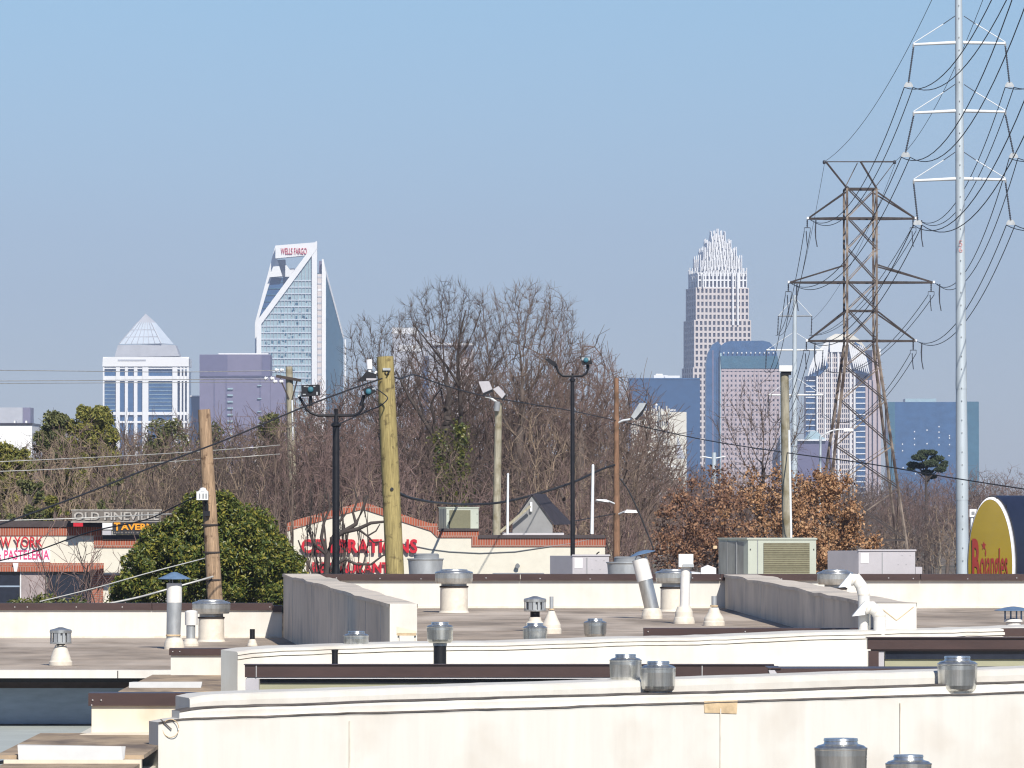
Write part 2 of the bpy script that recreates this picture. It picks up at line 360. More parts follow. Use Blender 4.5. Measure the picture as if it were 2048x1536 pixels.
def leafy_tree(name, seed, label, clumps, n, size, leaf, base, cat='tree', aspect=.5, trunk_h=None, trunk_r=.15, bark='bark', group=None, limbs=True, flat=0.):
    rng = np.random.default_rng(seed); root = thing(name, label, cat, base, group)
    C = clump_points(rng, n, clumps); V, Fc = leaf_quads(C, size, rng, aspect, flat)
    o = bpy.data.objects.new('crown', np_mesh('crown', V, Fc, [MATS[leaf]], smooth=False)); COL.objects.link(o); o.parent = root; BASE[o.name] = Vector(base)
    br = []; th = trunk_h or np.array(clumps)[:, 2].max()
    br.append((np.array([(0, 0, th * t) for t in np.linspace(0, 1, 6)]), np.linspace(trunk_r, trunk_r * .35, 6)))
    if limbs:
        for c in clumps:
            z0 = min(max(.15 * th, c[2] - .6 * math.hypot(c[0], c[1]) - .3), th * .95)
            a = np.array((0, 0, z0)); b = np.array(c[:3]); t = np.linspace(0, 1, 5)[:, None]
            br.append((a + (b - a) * t + np.array((0, 0, .25)) * np.sin(t * 3.14) * .6, np.linspace(trunk_r * .4, .02, 5)))
    V, Fc = tubes_np(br, 6); o = bpy.data.objects.new('trunk', np_mesh('trunk', V, Fc, [M[bark]])); COL.objects.link(o); o.parent = root; BASE[o.name] = Vector(base)
    return root

# ---- crowns grown towards points scattered through the crown's volume
def space_nodes(seed, ell, stem, N, step=.42, kill=1.6, infl=9., up=.12, jit=.16, iters=160):
    """ell = [(cx,cy,cz,rx,ry,rz)], stem = [(x,y,z)...] lower trunk; returns node positions and parents"""
    rng = np.random.default_rng(seed); E = np.array(ell, float); w = E[:, 3] * E[:, 4] * E[:, 5]; k = rng.choice(len(E), N, p=w / w.sum())
    d = rng.normal(size=(N, 3)); d /= np.linalg.norm(d, axis=1, keepdims=True); A = E[k, :3] + d * E[k, 3:] * (rng.uniform(.02, 1, N) ** (1 / 2.4))[:, None]
    pos = [np.array(p, float) for p in stem]; par = [-1] + list(range(len(stem) - 1))
    D2 = np.full(N, 1e9); near = np.zeros(N, int); alive = np.ones(N, bool)
    def upd(idx):
        Pn = np.array([pos[i] for i in idx]); a = np.where(alive)[0]
        if not len(a): return
        q = ((A[a][:, None, :] - Pn[None]) ** 2).sum(2); j = q.argmin(1); m = q[np.arange(len(a)), j]; b = m < D2[a]
        D2[a[b]] = m[b]; near[a[b]] = np.array(idx)[j[b]]
    upd(list(range(max(0, len(pos) - 3), len(pos)))); dirs = {}
    for it in range(iters):
        act = np.where(alive & (D2 < (infl if it > 25 else 60.) ** 2))[0]
        if not len(act): break
        V = A[act]; n = near[act]; order = np.argsort(n); n = n[order]; V = V[order]; st = np.r_[0, np.flatnonzero(np.diff(n)) + 1, len(n)]; new = []
        for a, b in zip(st, st[1:]):
            i = n[a]; v = V[a:b] - pos[i]; v = (v / (np.linalg.norm(v, axis=1, keepdims=True) + 1e-9)).sum(0); v /= np.linalg.norm(v) + 1e-9
            v = v + rng.normal(size=3) * jit; v[2] += up; v /= np.linalg.norm(v) + 1e-9
            dl = dirs.setdefault(i, [])
            if len(dl) > 3 or any((v * q).sum() > .93 for q in dl): continue
            dl.append(v); pos.append(pos[i] + v * step); par.append(i); new.append(len(pos) - 1)
        if not new: break
        upd(new); alive &= D2 > (kill * step) ** 2
    return np.array(pos), np.array(par)
def space_tree(name, seed, label, ell, stem, N, base, mats=('bark', 'twig'), group=None, cat='tree', step=.42, tip=.011, expo=2.25, twigs=3, twl=(.35, .95), twr=.0085, trunk_r=None, leaf=None, up=.12, leafn=0, leafs=.17, thick=.045, jit=.16):
    pos, par = space_nodes(seed, ell, stem, N, step, up=up, jit=jit); n = len(pos); rng = np.random.default_rng(seed + 1)
    acc = np.zeros(n); ch = np.zeros(n, int)
    for i in range(n - 1, 0, -1):
        if acc[i] == 0: acc[i] = tip ** expo
        acc[par[i]] += acc[i]; ch[par[i]] += 1
    r = acc ** (1 / expo); m = trunk_r or r[0]; r = np.where(r > thick, thick + (r - thick) * (m - thick) / max(1e-6, r[0] - thick), r)
    seen = np.zeros(n, bool); thickb = []; thin = []
    for t in [i for i in range(n) if ch[i] == 0]:
        chain = [t]; seen[t] = True; i = par[t]
        while i >= 0:
            chain.append(i)
            if seen[i]: break
            seen[i] = True; i = par[i]
        chain = chain[::-1]
        if len(chain) < 2: continue
        p = pos[chain]; q = r[chain].copy(); q[0] = min(q[0], q[1] * 1.25)
        if (q > thick).any():
            c = max(2, int((q > thick).sum()) + 1); thickb.append((p[:c], q[:c]))
            if len(p) - c >= 1: thin.append((p[c - 1:], q[c - 1:]))
        else: thin.append((p, q))
    out = np.where(r < thick * 1.05)[0]; out = out[out >= len(stem)]
    for i in out:
        d0 = pos[i] - pos[par[i]]; d0 /= np.linalg.norm(d0) + 1e-9
        for _ in range(rng.poisson(twigs)):
            v = d0 + rng.normal(size=3) * .62; v[2] += .30; v /= np.linalg.norm(v); L = rng.uniform(*twl); v2 = v + rng.normal(size=3) * .3; v2[2] += .2; v2 /= np.linalg.norm(v2)
            a = pos[i]; b = a + v * L * .5; c = b + v2 * L * .5; thin.append((np.array([a, b, c]), np.array([twr, twr * .8, twr * .55])))
    root = thing(name, label, cat, base, group)
    for nm, b, sd, mm in (('trunk', thickb, 6, mats[0]), ('crown', thin, 3, mats[1])):
        V, Fc = tubes_np(b, sd); o = bpy.data.objects.new(nm, np_mesh(nm, V, Fc, [M[mm]])); COL.objects.link(o); o.parent = root; BASE[o.name] = Vector(base)
    if leaf:
        ii = rng.choice(out, max(8, int(len(out) * .42)), replace=False); k = rng.choice(ii, leafn); C = pos[k] + rng.normal(size=(leafn, 3)) * np.array((.24, .24, .2)); V, Fc = leaf_quads(C, leafs, rng, .6)
        o = bpy.data.objects.new('foliage', np_mesh('foliage', V, Fc, [MATS[leaf]], smooth=False)); COL.objects.link(o); o.parent = root; BASE[o.name] = Vector(base)
    return root
def pxell(px, base_px, D, cells):
    """crown cells given in photo pixels (x, y, rx, ry) -> ellipsoids around the trunk foot"""
    return [((x - base_px) / F * D, 0, Z(y, D), rx / F * D, rx * .85 / F * D, ry / F * D) for x, y, rx, ry in cells]
def pxstem(pts, base_px, D): return [(0, 0, 0)] + [((x - base_px) / F * D, 0, Z(y, D)) for x, y in pts]
# ---------------------------------------------------------------- roofs of the shopping centre
def ribbon(mb, A, B, prof, mats, seed=0, n=60, jit=.008, droop=.045):
    """long membrane-clad wall: cross-section prof [(depth, height)] swept from A to B with slight sags"""
    rnd = random.Random(seed); A = Vector(A); B = Vector(B); d = (B - A); dn = Vector((d.x, d.y, 0)).normalized(); back = Vector((-dn.y, dn.x, 0))
    rows = []; w = [0] * (n + 1); s = 0.
    for i in range(n + 1): s = s * .85 + rnd.gauss(0, jit * .6); w[i] = s
    w[0] -= droop; w[1] -= droop * .45; w[2] -= droop * .15
    for i in range(n + 1):
        p = A + d * (i / n)
        rows.append([p + back * (q[0] + (rnd.gauss(0, jit * .35))) + Vector((0, 0, q[1] + w[i] * (1 if q[1] > -.5 else 0))) for q in prof])
    k = len(prof)
    for j in range(k - 1):
        vs = [r[j] for r in rows] + [r[j + 1] for r in rows]
        mb.add(vs, [(i, i + 1, i + 2 + n, i + 1 + n) for i in range(n)], mats[j], False)
    mb.add(rows[0], [tuple(range(k))], mats[-1]); mb.add(rows[-1], [tuple(range(k - 1, -1, -1))], mats[-1])
def screws(root, pts, r=.018):
    for p in pts:
        q = MB(); q.lathe(p, [(r, .0), (r, .012), (r * .5, .02), (0, .022)], 'screw', 8, axis=(0, -1, 0)); part('screw', q, root)
zA, zB = 5.26, 6.0
# --- back right unit
u = thing('shop_building', 'flat roofed shop with weathered grey roof between two sloping grey dividing walls', 'building', (4, 128, 0))
q = MB(); q.add([(-5.45, 150.1, zB), (-1.9, 106.9, zB), (16, 106.9, zB), (16, 150.1, zB)], [(0, 1, 2, 3)], 'deck'); rf = part('roof', q, u)
for i, y in enumerate((112, 117.5, 123, 128.5, 134, 140, 145.5)):
    q = MB(); l = -1.9 + (y - 106.9) / 43.2 * -3.55; q.box(l, 16, y - .05, y + .05, zB, zB + .006, 'laptape'); part('lap_seam', q, rf)
q = MB(); q.hexa([(-5.2, 149.8, 0), (-1.9, 107, 0), (15.9, 107, 0), (15.9, 149.8, 0)], [(-5.2, 149.8, zB - .03), (-1.9, 107, zB - .03), (15.9, 107, zB - .03), (15.9, 149.8, zB - .03)], 'offwhite'); part('wall', q, u)
q = MB(); q.box(-5.1, 16, 150, 150.3, zB - .3, 6.72, 'membrane'); q.box(-5.1, 16, 149.96, 150.0, zB, zB + .05, 'vent_white'); par = part('parapet', q, u)
q = MB()
for a, b in ((-5.3, .2), (.215, 5.2), (5.215, 10.2), (10.215, 16)): q.box(a, b, 149.93, 150.36, 6.70, 6.85, 'coping'); q.box(a, b, 149.90, 149.93, 6.69, 6.72, 'coping')
cp = part('coping', q, par)
screws(par, [P(x, 1156 + (i % 3), 149.925) for i, x in enumerate((673, 760, 842, 972, 1080, 1180, 1385, 1440, 1563, 1777, 1826, 1935, 2033))])
def divider(fl, fr, nl, nr, Dn, zt, zl, folds):
    q = MB(); a = X(fl, 149.9); b = X(fr, 149.9); c = X(nl, Dn); d = X(nr, Dn)
    q.hexa([(a, 149.9, zl), (c, Dn, zl), (d, Dn, zl), (b, 149.9, zl)], [(a, 149.9, zt - .05), (c, Dn, zt - .05), (d, Dn, zt - .05), (b, 149.9, zt - .05)], 'concrete')
    w = part('dividing_wall', q, u)
    q = MB(); n = 24; rnd = random.Random(int(fl)); V = []
    for i in range(n + 1):
        t = i / n; y = 149.9 + (Dn - .02 - 149.9) * t; l = a + (c - a) * t; r = b + (d - b) * t; j = rnd.gauss(0, .012)
        V += [(l - .03, y, zt - .07 + j), (l - .03 + rnd.gauss(0, .008), y, zt + j), (r + .03, y, zt + j), (r + .03, y, zt - .07 + j)]
    q.add(V, [(4 * i + k, 4 * i + k + 1, 4 * i + k + 5, 4 * i + k + 4) for i in range(n) for k in range(3)], 'concrete')
    part('wall_cap', q, w)
    # upright panel joints on the shaded side
    for t in folds:
        q = MB(); y = 149.9 + (Dn - 149.9) * t; l = a + (c - a) * t
        q.box(l - .005, l + .01, y - .02, y + .02, zl, zt - .08, 'galvdull'); part('panel_joint', q, w)
    q = MB(); q.box(c - .02, d + .02, Dn - .035, Dn - .004, zl, zt + .004, 'membrane'); e = part('end_flashing', q, w)
    return w, c, d, Dn
w1 = divider(567, 632, 782, 832, 107, 6.85, zA - .1, (.12, .33, .52, .68, .82, .93))
w2 = divider(1450, 1512, 1755, 1830, 107.3, 6.85, zB - .1, (.3, .72))
q = MB(); _, c, d, Dn = w2; zt = 6.85                # envelope-like folds on the end of the right wall
for p0, p1 in (((c + .03, zt - .06), ((c + d) / 2, zt - .30)), ((d - .03, zt - .06), ((c + d) / 2, zt - .30))):
    q.bar((p0[0], Dn - .04, p0[1]), (p1[0], Dn - .04, p1[1]), .012, 'rustpatch')
part('fold_crease', q, w2[0])
q = MB(); q.box(X(1292, 108), 14, 108, 108.3, zB - .3, 6.26, 'membrane'); fp = part('front_parapet', q, u)
q = MB(); q.box(X(1287, 108), 14, 107.95, 108.36, 6.25, 6.395, 'coping'); part('coping', q, fp)
screws(fp, [P(x, 1263, 107.945) for x in (1296, 1490, 1610)], .014)

# --- back left unit
u = thing('shop_building', 'low flat roofed shop with brown coping and a dark recessed front at the far left', 'building', (-10, 135, 0))
q = MB(); q.add([(-20, 150.1, zA), (-20, 121, zA), (-3.1, 121, zA), (-5.6, 150.1, zA)], [(0, 1, 2, 3)], 'deck'); rf = part('roof', q, u)
for i, y in enumerate((124.5, 129, 134, 139.5, 144.5)):
    q = MB(); q.box(-20, -3.3 - (y - 121) / 29.1 * 2.3, y - .05, y + .05, zA, zA + .006, 'laptape'); part('lap_seam', q, rf)
q = MB(); q.hexa([(-20, 149.8, 0), (-20, 124.2, 0), (-3.6, 124.2, 0), (-5.7, 149.8, 0)], [(-20, 149.8, zA - .03), (-20, 124.2, zA - .03), (-3.6, 124.2, zA - .03), (-5.7, 149.8, zA - .03)], 'darkwall'); part('wall', q, u)
q = MB(); q.box(-20, -5.75, 150, 150.3, zA - .3, 5.97, 'membrane'); q.box(-20, -5.75, 149.95, 150, zA, zA + .05, 'vent_white'); par = part('parapet', q, u)
q = MB(); q.box(-20, -9.0, 149.93, 150.36, 5.95, 6.125, 'coping'); q.box(-8.985, X(545, 150), 149.93, 150.36, 5.95, 6.125, 'coping'); q.box(X(546, 150), X(564, 150), 149.93, 150.36, 5.90, 6.07, 'coping'); part('coping', q, par)
screws(par, [P(x, 1214, 149.925) for x in (30, 55, 153, 245, 540)])
q = MB(); q.box(-20, -5.8, 121.0, 121.3, 5.11, zA + .012, 'membrane'); q.box(X(235, 120.99), X(237, 120.99), 120.99, 121, 5.115, zA, 'seam'); part('fascia', q, u)
q = MB(); q.box(-20, -6, 121.31, 124.15, 5.02, 5.10, 'blackpaint'); q.box(-20, -6, 122.0, 122.3, 4.95, 5.019, 'darkroofedge'); part('soffit', q, u)
q = MB(); q.box(-20, -6.4, 122.6, 124.15, 4.1, 4.86, 'darkwall'); q.box(-20, -6.4, 122.55, 124.15, 4.86, 5.019, 'darkroofedge'); q.box(-20, -6.4, 122.5, 122.6, 4.101, 4.13, 'seam'); part('shop_front', q, u)
q = MB(); q.box(-20, -6.3, 96, 123.8, 4.0, 4.1, 'sage'); q.box(-19.8, -6.5, 97, 123, 0, 3.99, 'offwhite')
part('lower_roof', q, u)
q = MB()
q.tube([(X(-40, 104), 104, 4.12), (X(-5, 104.5), 104.5, 4.13), (X(20, 105.2), 105.2, 4.13), (X(34, 106.5), 106.5, 4.13), (X(36, 107.5), 107.5, 4.12)], .03, 'blackrubber', 6)
solo('roof_hose', q, 'black hose lying on the pale green lower roof at the far left', 'hose', (X(0, 104.5), 104.5, 4.1))

# --- middle unit
u = thing('shop_building', 'shop with long white clad wall crossing the picture and brown fascias before it', 'building', (2, 106, 0))
q = MB(); q.box(-7.08, -2.4, 108, 118.3, zA - .12, zA, 'tandeck'); q.box(-7.08, -4.6, 107.8, 108, zA - .14, zA - .02, 'greysheet'); part('roof', q, u)
q = MB(); q.hexa([(-6.6, 117.9, 0), (-6.3, 97, 0), (13, 97, 0), (13, 117.9, 0)], [(-6.6, 117.9, 5.1), (-6.3, 97, 5.1), (13, 97, 5.1), (13, 117.9, 5.1)], 'offwhite'); part('wall', q, u)
q = MB(); q.box(X(342, 118), -3.3, 118, 118.3, zA - .05, 5.66, 'membrane'); par = part('parapet', q, u)
q = MB(); q.box(X(339, 118), -3.3, 117.94, 118.36, 5.65, 5.785, 'coping'); part('coping', q, par)
screws(par, [P(x, 1303, 117.935) for x in (346, 360)], .014)
A3 = (X(476, 100), 100, 6.217); B3 = (X(2140, 108.7), 108.7, 6.44)
q = MB(); ribbon(q, A3, B3, [(.6, -1.2), (.6, .02), (.05, 0), (.0, -.02), (0, -.055), (.012, -.062), (.012, -.072), (-.01, -.08), (-.01, -.125), (.018, -.132), (.018, -.142), (.006, -.15), (.006, -.42), (0, -1.2)],
    ['membrane', 'membrane', 'membrane', 'membrane', 'membrane', 'seam', 'membrane', 'membrane', 'membrane', 'seam', 'membrane', 'membrane', 'membrane', 'membrane'], 3)
w3 = part('clad_wall', q, u)
q = MB(); q.box(X(490, 95), X(1548, 95), 95, 95.3, 5.895, 6.088, 'coping'); q.box(X(488, 95), X(1548, 95), 94.97, 95.33, 6.088, 6.10, 'coping'); q.box(X(494, 95), X(1548, 95), 95.02, 95.2, 5.872, 5.893, 'banner'); fa = part('fascia', q, u)
for x in (512, 1403):
    q = MB(); q.box(X(x, 95), X(x + 2, 95), 94.985, 95, 5.9, 6.08, 'screw'); part('joint', q, fa)
q = MB(); q.box(X(520, 95.13), X(1548, 95), 95.13, 95.4, 5.0, 5.885, 'olive'); q.box(X(520, 95.1), X(1548, 95), 95.1, 95.13, 5.80, 5.87, 'blackpaint'); part('siding', q, u)  # black strip below the fascia: its shadow, put in as colour
q = MB(); q.box(X(491, 95), X(518, 95), 95.02, 95.3, 5.2, 5.87, 'lilac'); part('corner_post', q, u)
q = MB(); q.box(X(1735, 98), X(2140, 98), 98, 98.3, 6.262, 6.446, 'coping'); q.box(X(1733, 98), X(2140, 98), 97.96, 98.35, 6.446, 6.46, 'coping'); q.box(X(1742, 98), X(2140, 98), 98.03, 98.2, 6.235, 6.26, 'coping'); part('fascia', q, u)
q = MB(); q.box(X(1737, 98), X(1757, 98), 98.01, 98.3, 5.8, 6.234, 'coping'); q.box(X(1757.3, 98), X(1768, 98), 98.06, 98.3, 5.8, 6.232, 'lilac'); part('corner_post', q, u)
q = MB(); q.box(X(1769, 98.14), X(2140, 98), 98.14, 98.5, 5.5, 6.24, 'olive'); q.box(X(1769, 98.14), X(2140, 98), 98.10, 98.14, 6.10, 6.23, 'winglass'); part('siding', q, u)
q = MB(); q.hexa([P(258, 1378, 110), P(402, 1377, 110), P(404, 1376, 110.5), P(266, 1376, 110.5)], [P(259, 1364, 110.2), P(405, 1363, 110.2), P(406, 1363, 110.6), P(268, 1363, 110.6)], 'greysheet')
solo('metal_sheet', q, 'pale metal sheet on the tan roof below the short brown coping', 'sheet', P(330, 1378, 110))
q = MB(); q.box(X(795, 103.9), X(833, 103.9), 103.6, 104.1, 6.36, 6.40, 'rustpatch')
for x in (796, 829): q.box(X(x, 104), X(x + 3, 104), 103.65, 103.7, 6.0, 6.355, 'vent_white'); q.box(X(x, 104), X(x + 3, 104), 104.0, 104.05, 6.0, 6.355, 'vent_white')
q.hexa([P(793, 1270, 103.95), P(833, 1266, 103.95), P(833, 1266, 104), P(793, 1270, 104)], [P(793, 1253, 103.95), P(833, 1262, 103.95), P(833, 1262, 104), P(793, 1253, 104)], 'cream')
solo('wooden_stand', q, 'small tan topped stand at the near end of the left grey wall', 'stand', (X(813, 104), 103.85, 6.0))

# --- near unit
u = thing('shop_building', 'nearest shop with big blank white wall rising in two stepped white bands', 'building', (2, 84, 0))
q = MB(); q.box(-6.62, -4.72, 77.0, 84.3, 5.38, 5.43, 'tandeck'); q.box(-6.5, -4.76, 72, 76.79, 5.25, 5.33, 'tandeck'); q.box(-6.5, -4.74, 76.8, 76.99, 5.2, 5.379, 'cream'); part('roof', q, u)
q = MB(); q.prism([(-4.5, 81, 0), (9.3, 85.8, 0), (9.3, 91.5, 0), (-4.5, 91.5, 0)], (0, 0, 5.3), 'offwhite'); q.box(-6.3, -4.51, 84.4, 91.5, 0, 5.3, 'offwhite'); q.box(-6.4, -4.75, 72, 83.9, 0, 5.15, 'offwhite'); part('wall', q, u)
q = MB(); q.box(X(184, 84), X(420, 84), 84, 84.3, 5.38, 5.84, 'cream'); q.hexa([P(150, 1472, 83.6), P(330, 1470, 83.6), P(330, 1468, 84), P(160, 1468, 84)], [P(166, 1467, 83.7), P(330, 1465, 83.7), P(330, 1464, 84), P(184, 1464, 84)], 'cream'); par = part('parapet', q, u)
q = MB(); q.box(X(178, 84), X(420, 84), 83.94, 84.55, 5.825, 6.0, 'coping'); part('coping', q, par)
screws(par, [P(x, y, 83.935) for x, y in ((186, 1400), (203, 1400), (184, 1410))], .013)
C0 = Vector((X(318, 80), 80, 5.787)); C1 = Vector((X(2140, 84.2), 84.2, 6.03))
B0 = Vector((X(360, 80.15), 80.15, 5.932)); B1 = Vector((X(2140, 84.35), 84.35, 6.16))
A0 = Vector((X(380, 80.5), 80.5, 6.09)); A1 = Vector((X(2140, 84.7), 84.7, 6.345))
q = MB(); ribbon(q, C0, C1, [(.5, -1.0), (.5, .0), (.04, .0), (.0, -.012), (.0, -.022), (.015, -.026), (.02, -.05), (.02, -2.6)],
    ['membrane', 'membrane', 'seam', 'seam', 'seam', 'membrane', 'membrane', 'membrane'], 11, 80, .004)
w7 = part('clad_wall', q, u)
q = MB(); ribbon(q, B0, B1, [(.4, -.4), (.4, .0), (.03, .0), (.0, -.006), (.0, -.016), (.016, -.02), (.01, -.06), (.02, -.16)], ['membrane', 'seam', 'seam', 'seam', 'seam', 'membrane', 'membrane', 'membrane'], 12, 80, .0035)
part('lower_band', q, w7)
q = MB(); ribbon(q, A0, A1, [(.7, -1.0), (.7, .01), (.05, .0), (.0, -.02), (-.004, -.09), (.01, -.2), (.01, -.4)], ['cream', 'membrane', 'membrane', 'membrane', 'membrane', 'membrane', 'membrane'], 13, 80, .0035)
part('upper_band', q, w7)
def onwall(px, py, off=0.0):           # point on the face of the big white wall
    dx = (C1.x - C0.x) / (C1.y - C0.y); k = (px - CX) / F; D = (C0.x - dx * C0.y) / (k - dx); return Vector(P(px, py, D)) + Vector((0, -off, 0))
q = MB(); q.hexa([onwall(1409, 1425, -.006), onwall(1473, 1427, -.006), onwall(1473, 1427, -.03), onwall(1409, 1425, -.03)], [onwall(1408, 1402, -.006), onwall(1475, 1400, -.006), onwall(1475, 1400, -.03), onwall(1408, 1402, -.03)], 'rustpatch'); part('repair_patch', q, w7)
q = MB()
for i, px in enumerate((700, 1441, 1800)):
    a = onwall(px, 1405 - (px - 1441) * .032, .004); q.box(a.x - .008, a.x + .008, a.y - .004, a.y + .06, a.z - 2, a.z - .08, 'vent_white')
part('lap_seam', q, w7)
q = MB(); c = onwall(342, 1456, .01); q.tube([c + Vector((math.cos(t) * .11, 0, math.sin(t) * .12)) for t in np.linspace(0, 6.1, 20)], .006, 'rustpatch', 5)
q.bar(onwall(322, 1438, .01), onwall(344, 1458, .012), .014, 'seam'); part('corner_patch', q, w7)
q = MB(); q.box(X(1542, 92), 9.2, 92, 93.2, 6.02, 6.118, 'coping'); q.box(X(1536, 92), X(1562, 92), 91.96, 93.2, 6.118, 6.128, 'coping'); fa = part('fascia', q, u)
q = MB(); q.hexa([P(1540, 1350, 91.98), P(1556, 1350, 91.98), P(1556, 1350, 92), P(1540, 1350, 92)], [P(1537, 1340, 91.98), P(1549, 1340, 91.98), P(1549, 1340, 92), P(1537, 1340, 92)], 'lilac'); part('end_cap', q, fa)
q = MB(); q.hexa([P(38, 1519, 76.8), P(246, 1520, 76.8), P(250, 1516, 76.9), P(40, 1516, 76.9)], [P(36, 1490, 77.0), P(243, 1492, 77.0), P(252, 1492, 77.1), P(38, 1488, 77.1)], 'greysheet')
solo('metal_sheet', q, 'large white metal sheet at the edge of the tan roof, lower left', 'sheet', P(140, 1519, 76.8))
# nearest roof, below the frame, carrying the two closest vents
u = thing('shop_building', 'flat roofed shop below the nearest two silver vents', 'building', (3, 55, 0))
q = MB(); q.box(-8, 12, 40, 70, 0, 4.2, 'offwhite'); part('wall', q, u); q = MB(); q.box(-8.1, 12.1, 39.9, 70.1, 4.2, 4.3, 'deck'); part('roof', q, u)
# roof behind the back coping, and the walls under it
u = thing('shop_building', 'rear shop roof carrying air handlers just behind the far brown coping', 'building', (5, 160, 0))
q = MB(); q.box(-4.9, 17, 150.45, 171, 5.9, 6.0, 'deck'); part('roof', q, u); q = MB(); q.box(-4.8, 16.9, 150.5, 170.9, 0, 5.89, 'offwhite'); part('wall', q, u)

# ---------------------------------------------------------------- vents
def mushroom(px, D, zr, wpx, top, skirt, neck, curbw, label, curb_bottom=None):
    r = wpx / 2 / F * D; x = X(px, D); b = (x, D, zr); t = thing('roof_vent', label, 'vent', b, 'mushroom vents on white curbs along the far parapets'); rc = curbw / 2 / F * D
    zt, zs, zn = Z(top, D), Z(skirt, D), Z(neck, D)
    q = MB(); q.cyl((x, D, zr), (x, D, zn - .02), rc * 1.02, rc, 'vent_white', 28); q.lathe((x, D, zr), [(rc * 1.02, .0), (rc * 1.12, .0), (rc * 1.02, .05)], 'vent_white', 28); part('curb', q, t)
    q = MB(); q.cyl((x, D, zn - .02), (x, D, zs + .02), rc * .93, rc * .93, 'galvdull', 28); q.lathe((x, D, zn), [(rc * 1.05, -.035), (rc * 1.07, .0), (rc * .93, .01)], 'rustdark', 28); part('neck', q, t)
    h = zt - zs
    q = MB(); q.lathe((x, D, zs), [(r * .80, .0), (r * .93, -.01), (r * .97, h * .12), (r, h * .35), (r, h * .68), (r * .975, h * .80), (r * .72, h * .9), (r * .70, h * .97), (r * .4, h), (0, h)], 'galv', 36)
    q.lathe((x, D, zs), [(r * 1.012, h * .66), (r * 1.012, h * .72), (r * .98, h * .8)], 'galvbright', 36)
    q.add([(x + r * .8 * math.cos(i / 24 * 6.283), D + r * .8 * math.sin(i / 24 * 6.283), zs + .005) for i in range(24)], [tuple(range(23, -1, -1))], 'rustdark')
    part('cap', q, t); return t
mushroom(423, 146, zA, 76, 1199, 1226, 1234, 51, 'wide silver mushroom vent on white curb in front of the leaning brown pole')
mushroom(908, 144, zB, 76, 1138, 1166, 1172, 55, 'wide silver mushroom vent on white curb, alone right of the left grey wall')
mushroom(1347, 145.5, zB, 72, 1138, 1165, 1174, 52, 'wide silver mushroom vent on white curb behind the thin box topped pipe')
mushroom(1670, 145.5, zB, 72, 1139, 1168, 1176, 46, 'wide silver mushroom vent behind the right sloping grey wall')
def canvent(px, base, D, wpx, top, bot, neckw, label, mneck='galvdull', ztop_ribs=True):
    """squat silver exhaust cap: drum with rounded shoulders on a narrower pipe; base = height of the roof it stands on"""
    r = wpx / 2 / F * D; x = X(px, D); t = thing('exhaust_cap', label, 'vent', (x, D, base), 'squat silver exhaust caps on the nearer roofs')
    zt, zb = Z(top, D), Z(bot, D); h = zt - zb; rn = neckw / 2 / F * D
    q = MB(); q.cyl((x, D, base), (x, D, zb + .05), rn, rn, mneck, 20, False); q.lathe((x, D, zb), [(rn * 1.1, -.05), (rn * 1.1, .0)], 'galvdull', 20); part('pipe', q, t)
    q = MB(); q.lathe((x, D, zb), [(rn, -.01), (r * .84, .0), (r * .93, h * .06), (r * .97, h * .16), (r * .985, h * .42), (r, h * .62), (r, h * .74), (r * 1.015, h * .755), (r * 1.015, h * .79), (r * .96, h * .80), (r * .88, h * .84), (r * .66, h * .875), (r * .63, h * .93), (r * .66, h * .95), (r * .64, h), (0, h)], 'galvbright', 40)
    part('cap', q, t)
    return t
canvent(713, 6.2, 101.6, 50, 1262, 1302, 34, 'small silver cap standing on the white wall near the left grey divider')
canvent(880, 5.3, 97.5, 53, 1244, 1285, 26, 'silver cap on a tall black pipe before the long white wall', 'blackrubber')
canvent(1070, 6.24, 104.2, 49, 1246, 1288, 34, 'silver cap directly below the drum topped white cone')
canvent(1190, 6.05, 108.6, 46, 1237, 1273, 26, 'smallest silver cap, alone on the roof left of the short brown coping')
canvent(1251, 6.12, 83.05, 64, 1308, 1362, 40, 'silver cap on the white band, left one of a touching pair')
canvent(1316, 6.03, 82.6, 70, 1322, 1381, 36, 'silver cap on the white band, lower and right one of a touching pair')
canvent(1914, 5.97, 83.95, 80, 1312, 1381, 44, 'large silver cap on the white band at the right, alone')
canvent(1681, 4.3, 53, 105, 1476, 1566, 60, 'largest silver cap, cut by the bottom edge of the picture')
canvent(1816, 4.3, 54.5, 92, 1509, 1590, 56, 'nearest low silver cap showing only its top, by the largest cap')
q = MB(); x = X(670, 97); q.cyl((x, 97, 5.2), (x, 97, Z(1299, 97)), .05, .05, 'blackrubber', 16); q.lathe((x, 97, Z(1299, 97)), [(.056, -.03), (.056, 0), (.04, .002), (0, -.03)], 'blackrubber', 16)
solo('vent_pipe', q, 'short open black pipe before the long white wall', 'pipe', (x, 97, 5.2))
q = MB(); x = X(880, 97.4); t = bpy.data.objects  # cream collar of the tall black pipe
def cone_base(q, x, D, zr, r0, r1, h):
    q.lathe((x, D, zr), [(r0, .0), (r0, h * .12), (r0 * .93, h * .3), (r0 * .9, h * .36), (r0 * .84, h * .4), ((r0 + r1) * .52, h * .7), (r1 * 1.1, h), (0, h)], 'vent_white', 24)
def stack(px, zr, base_y, name, label, cat, fn, group=None):
    D = (H - zr) * F / (base_y - HZ); x = X(px, D); t = thing(name, label, cat, (x, D, zr), group); fn(t, x, D, F / D); return t
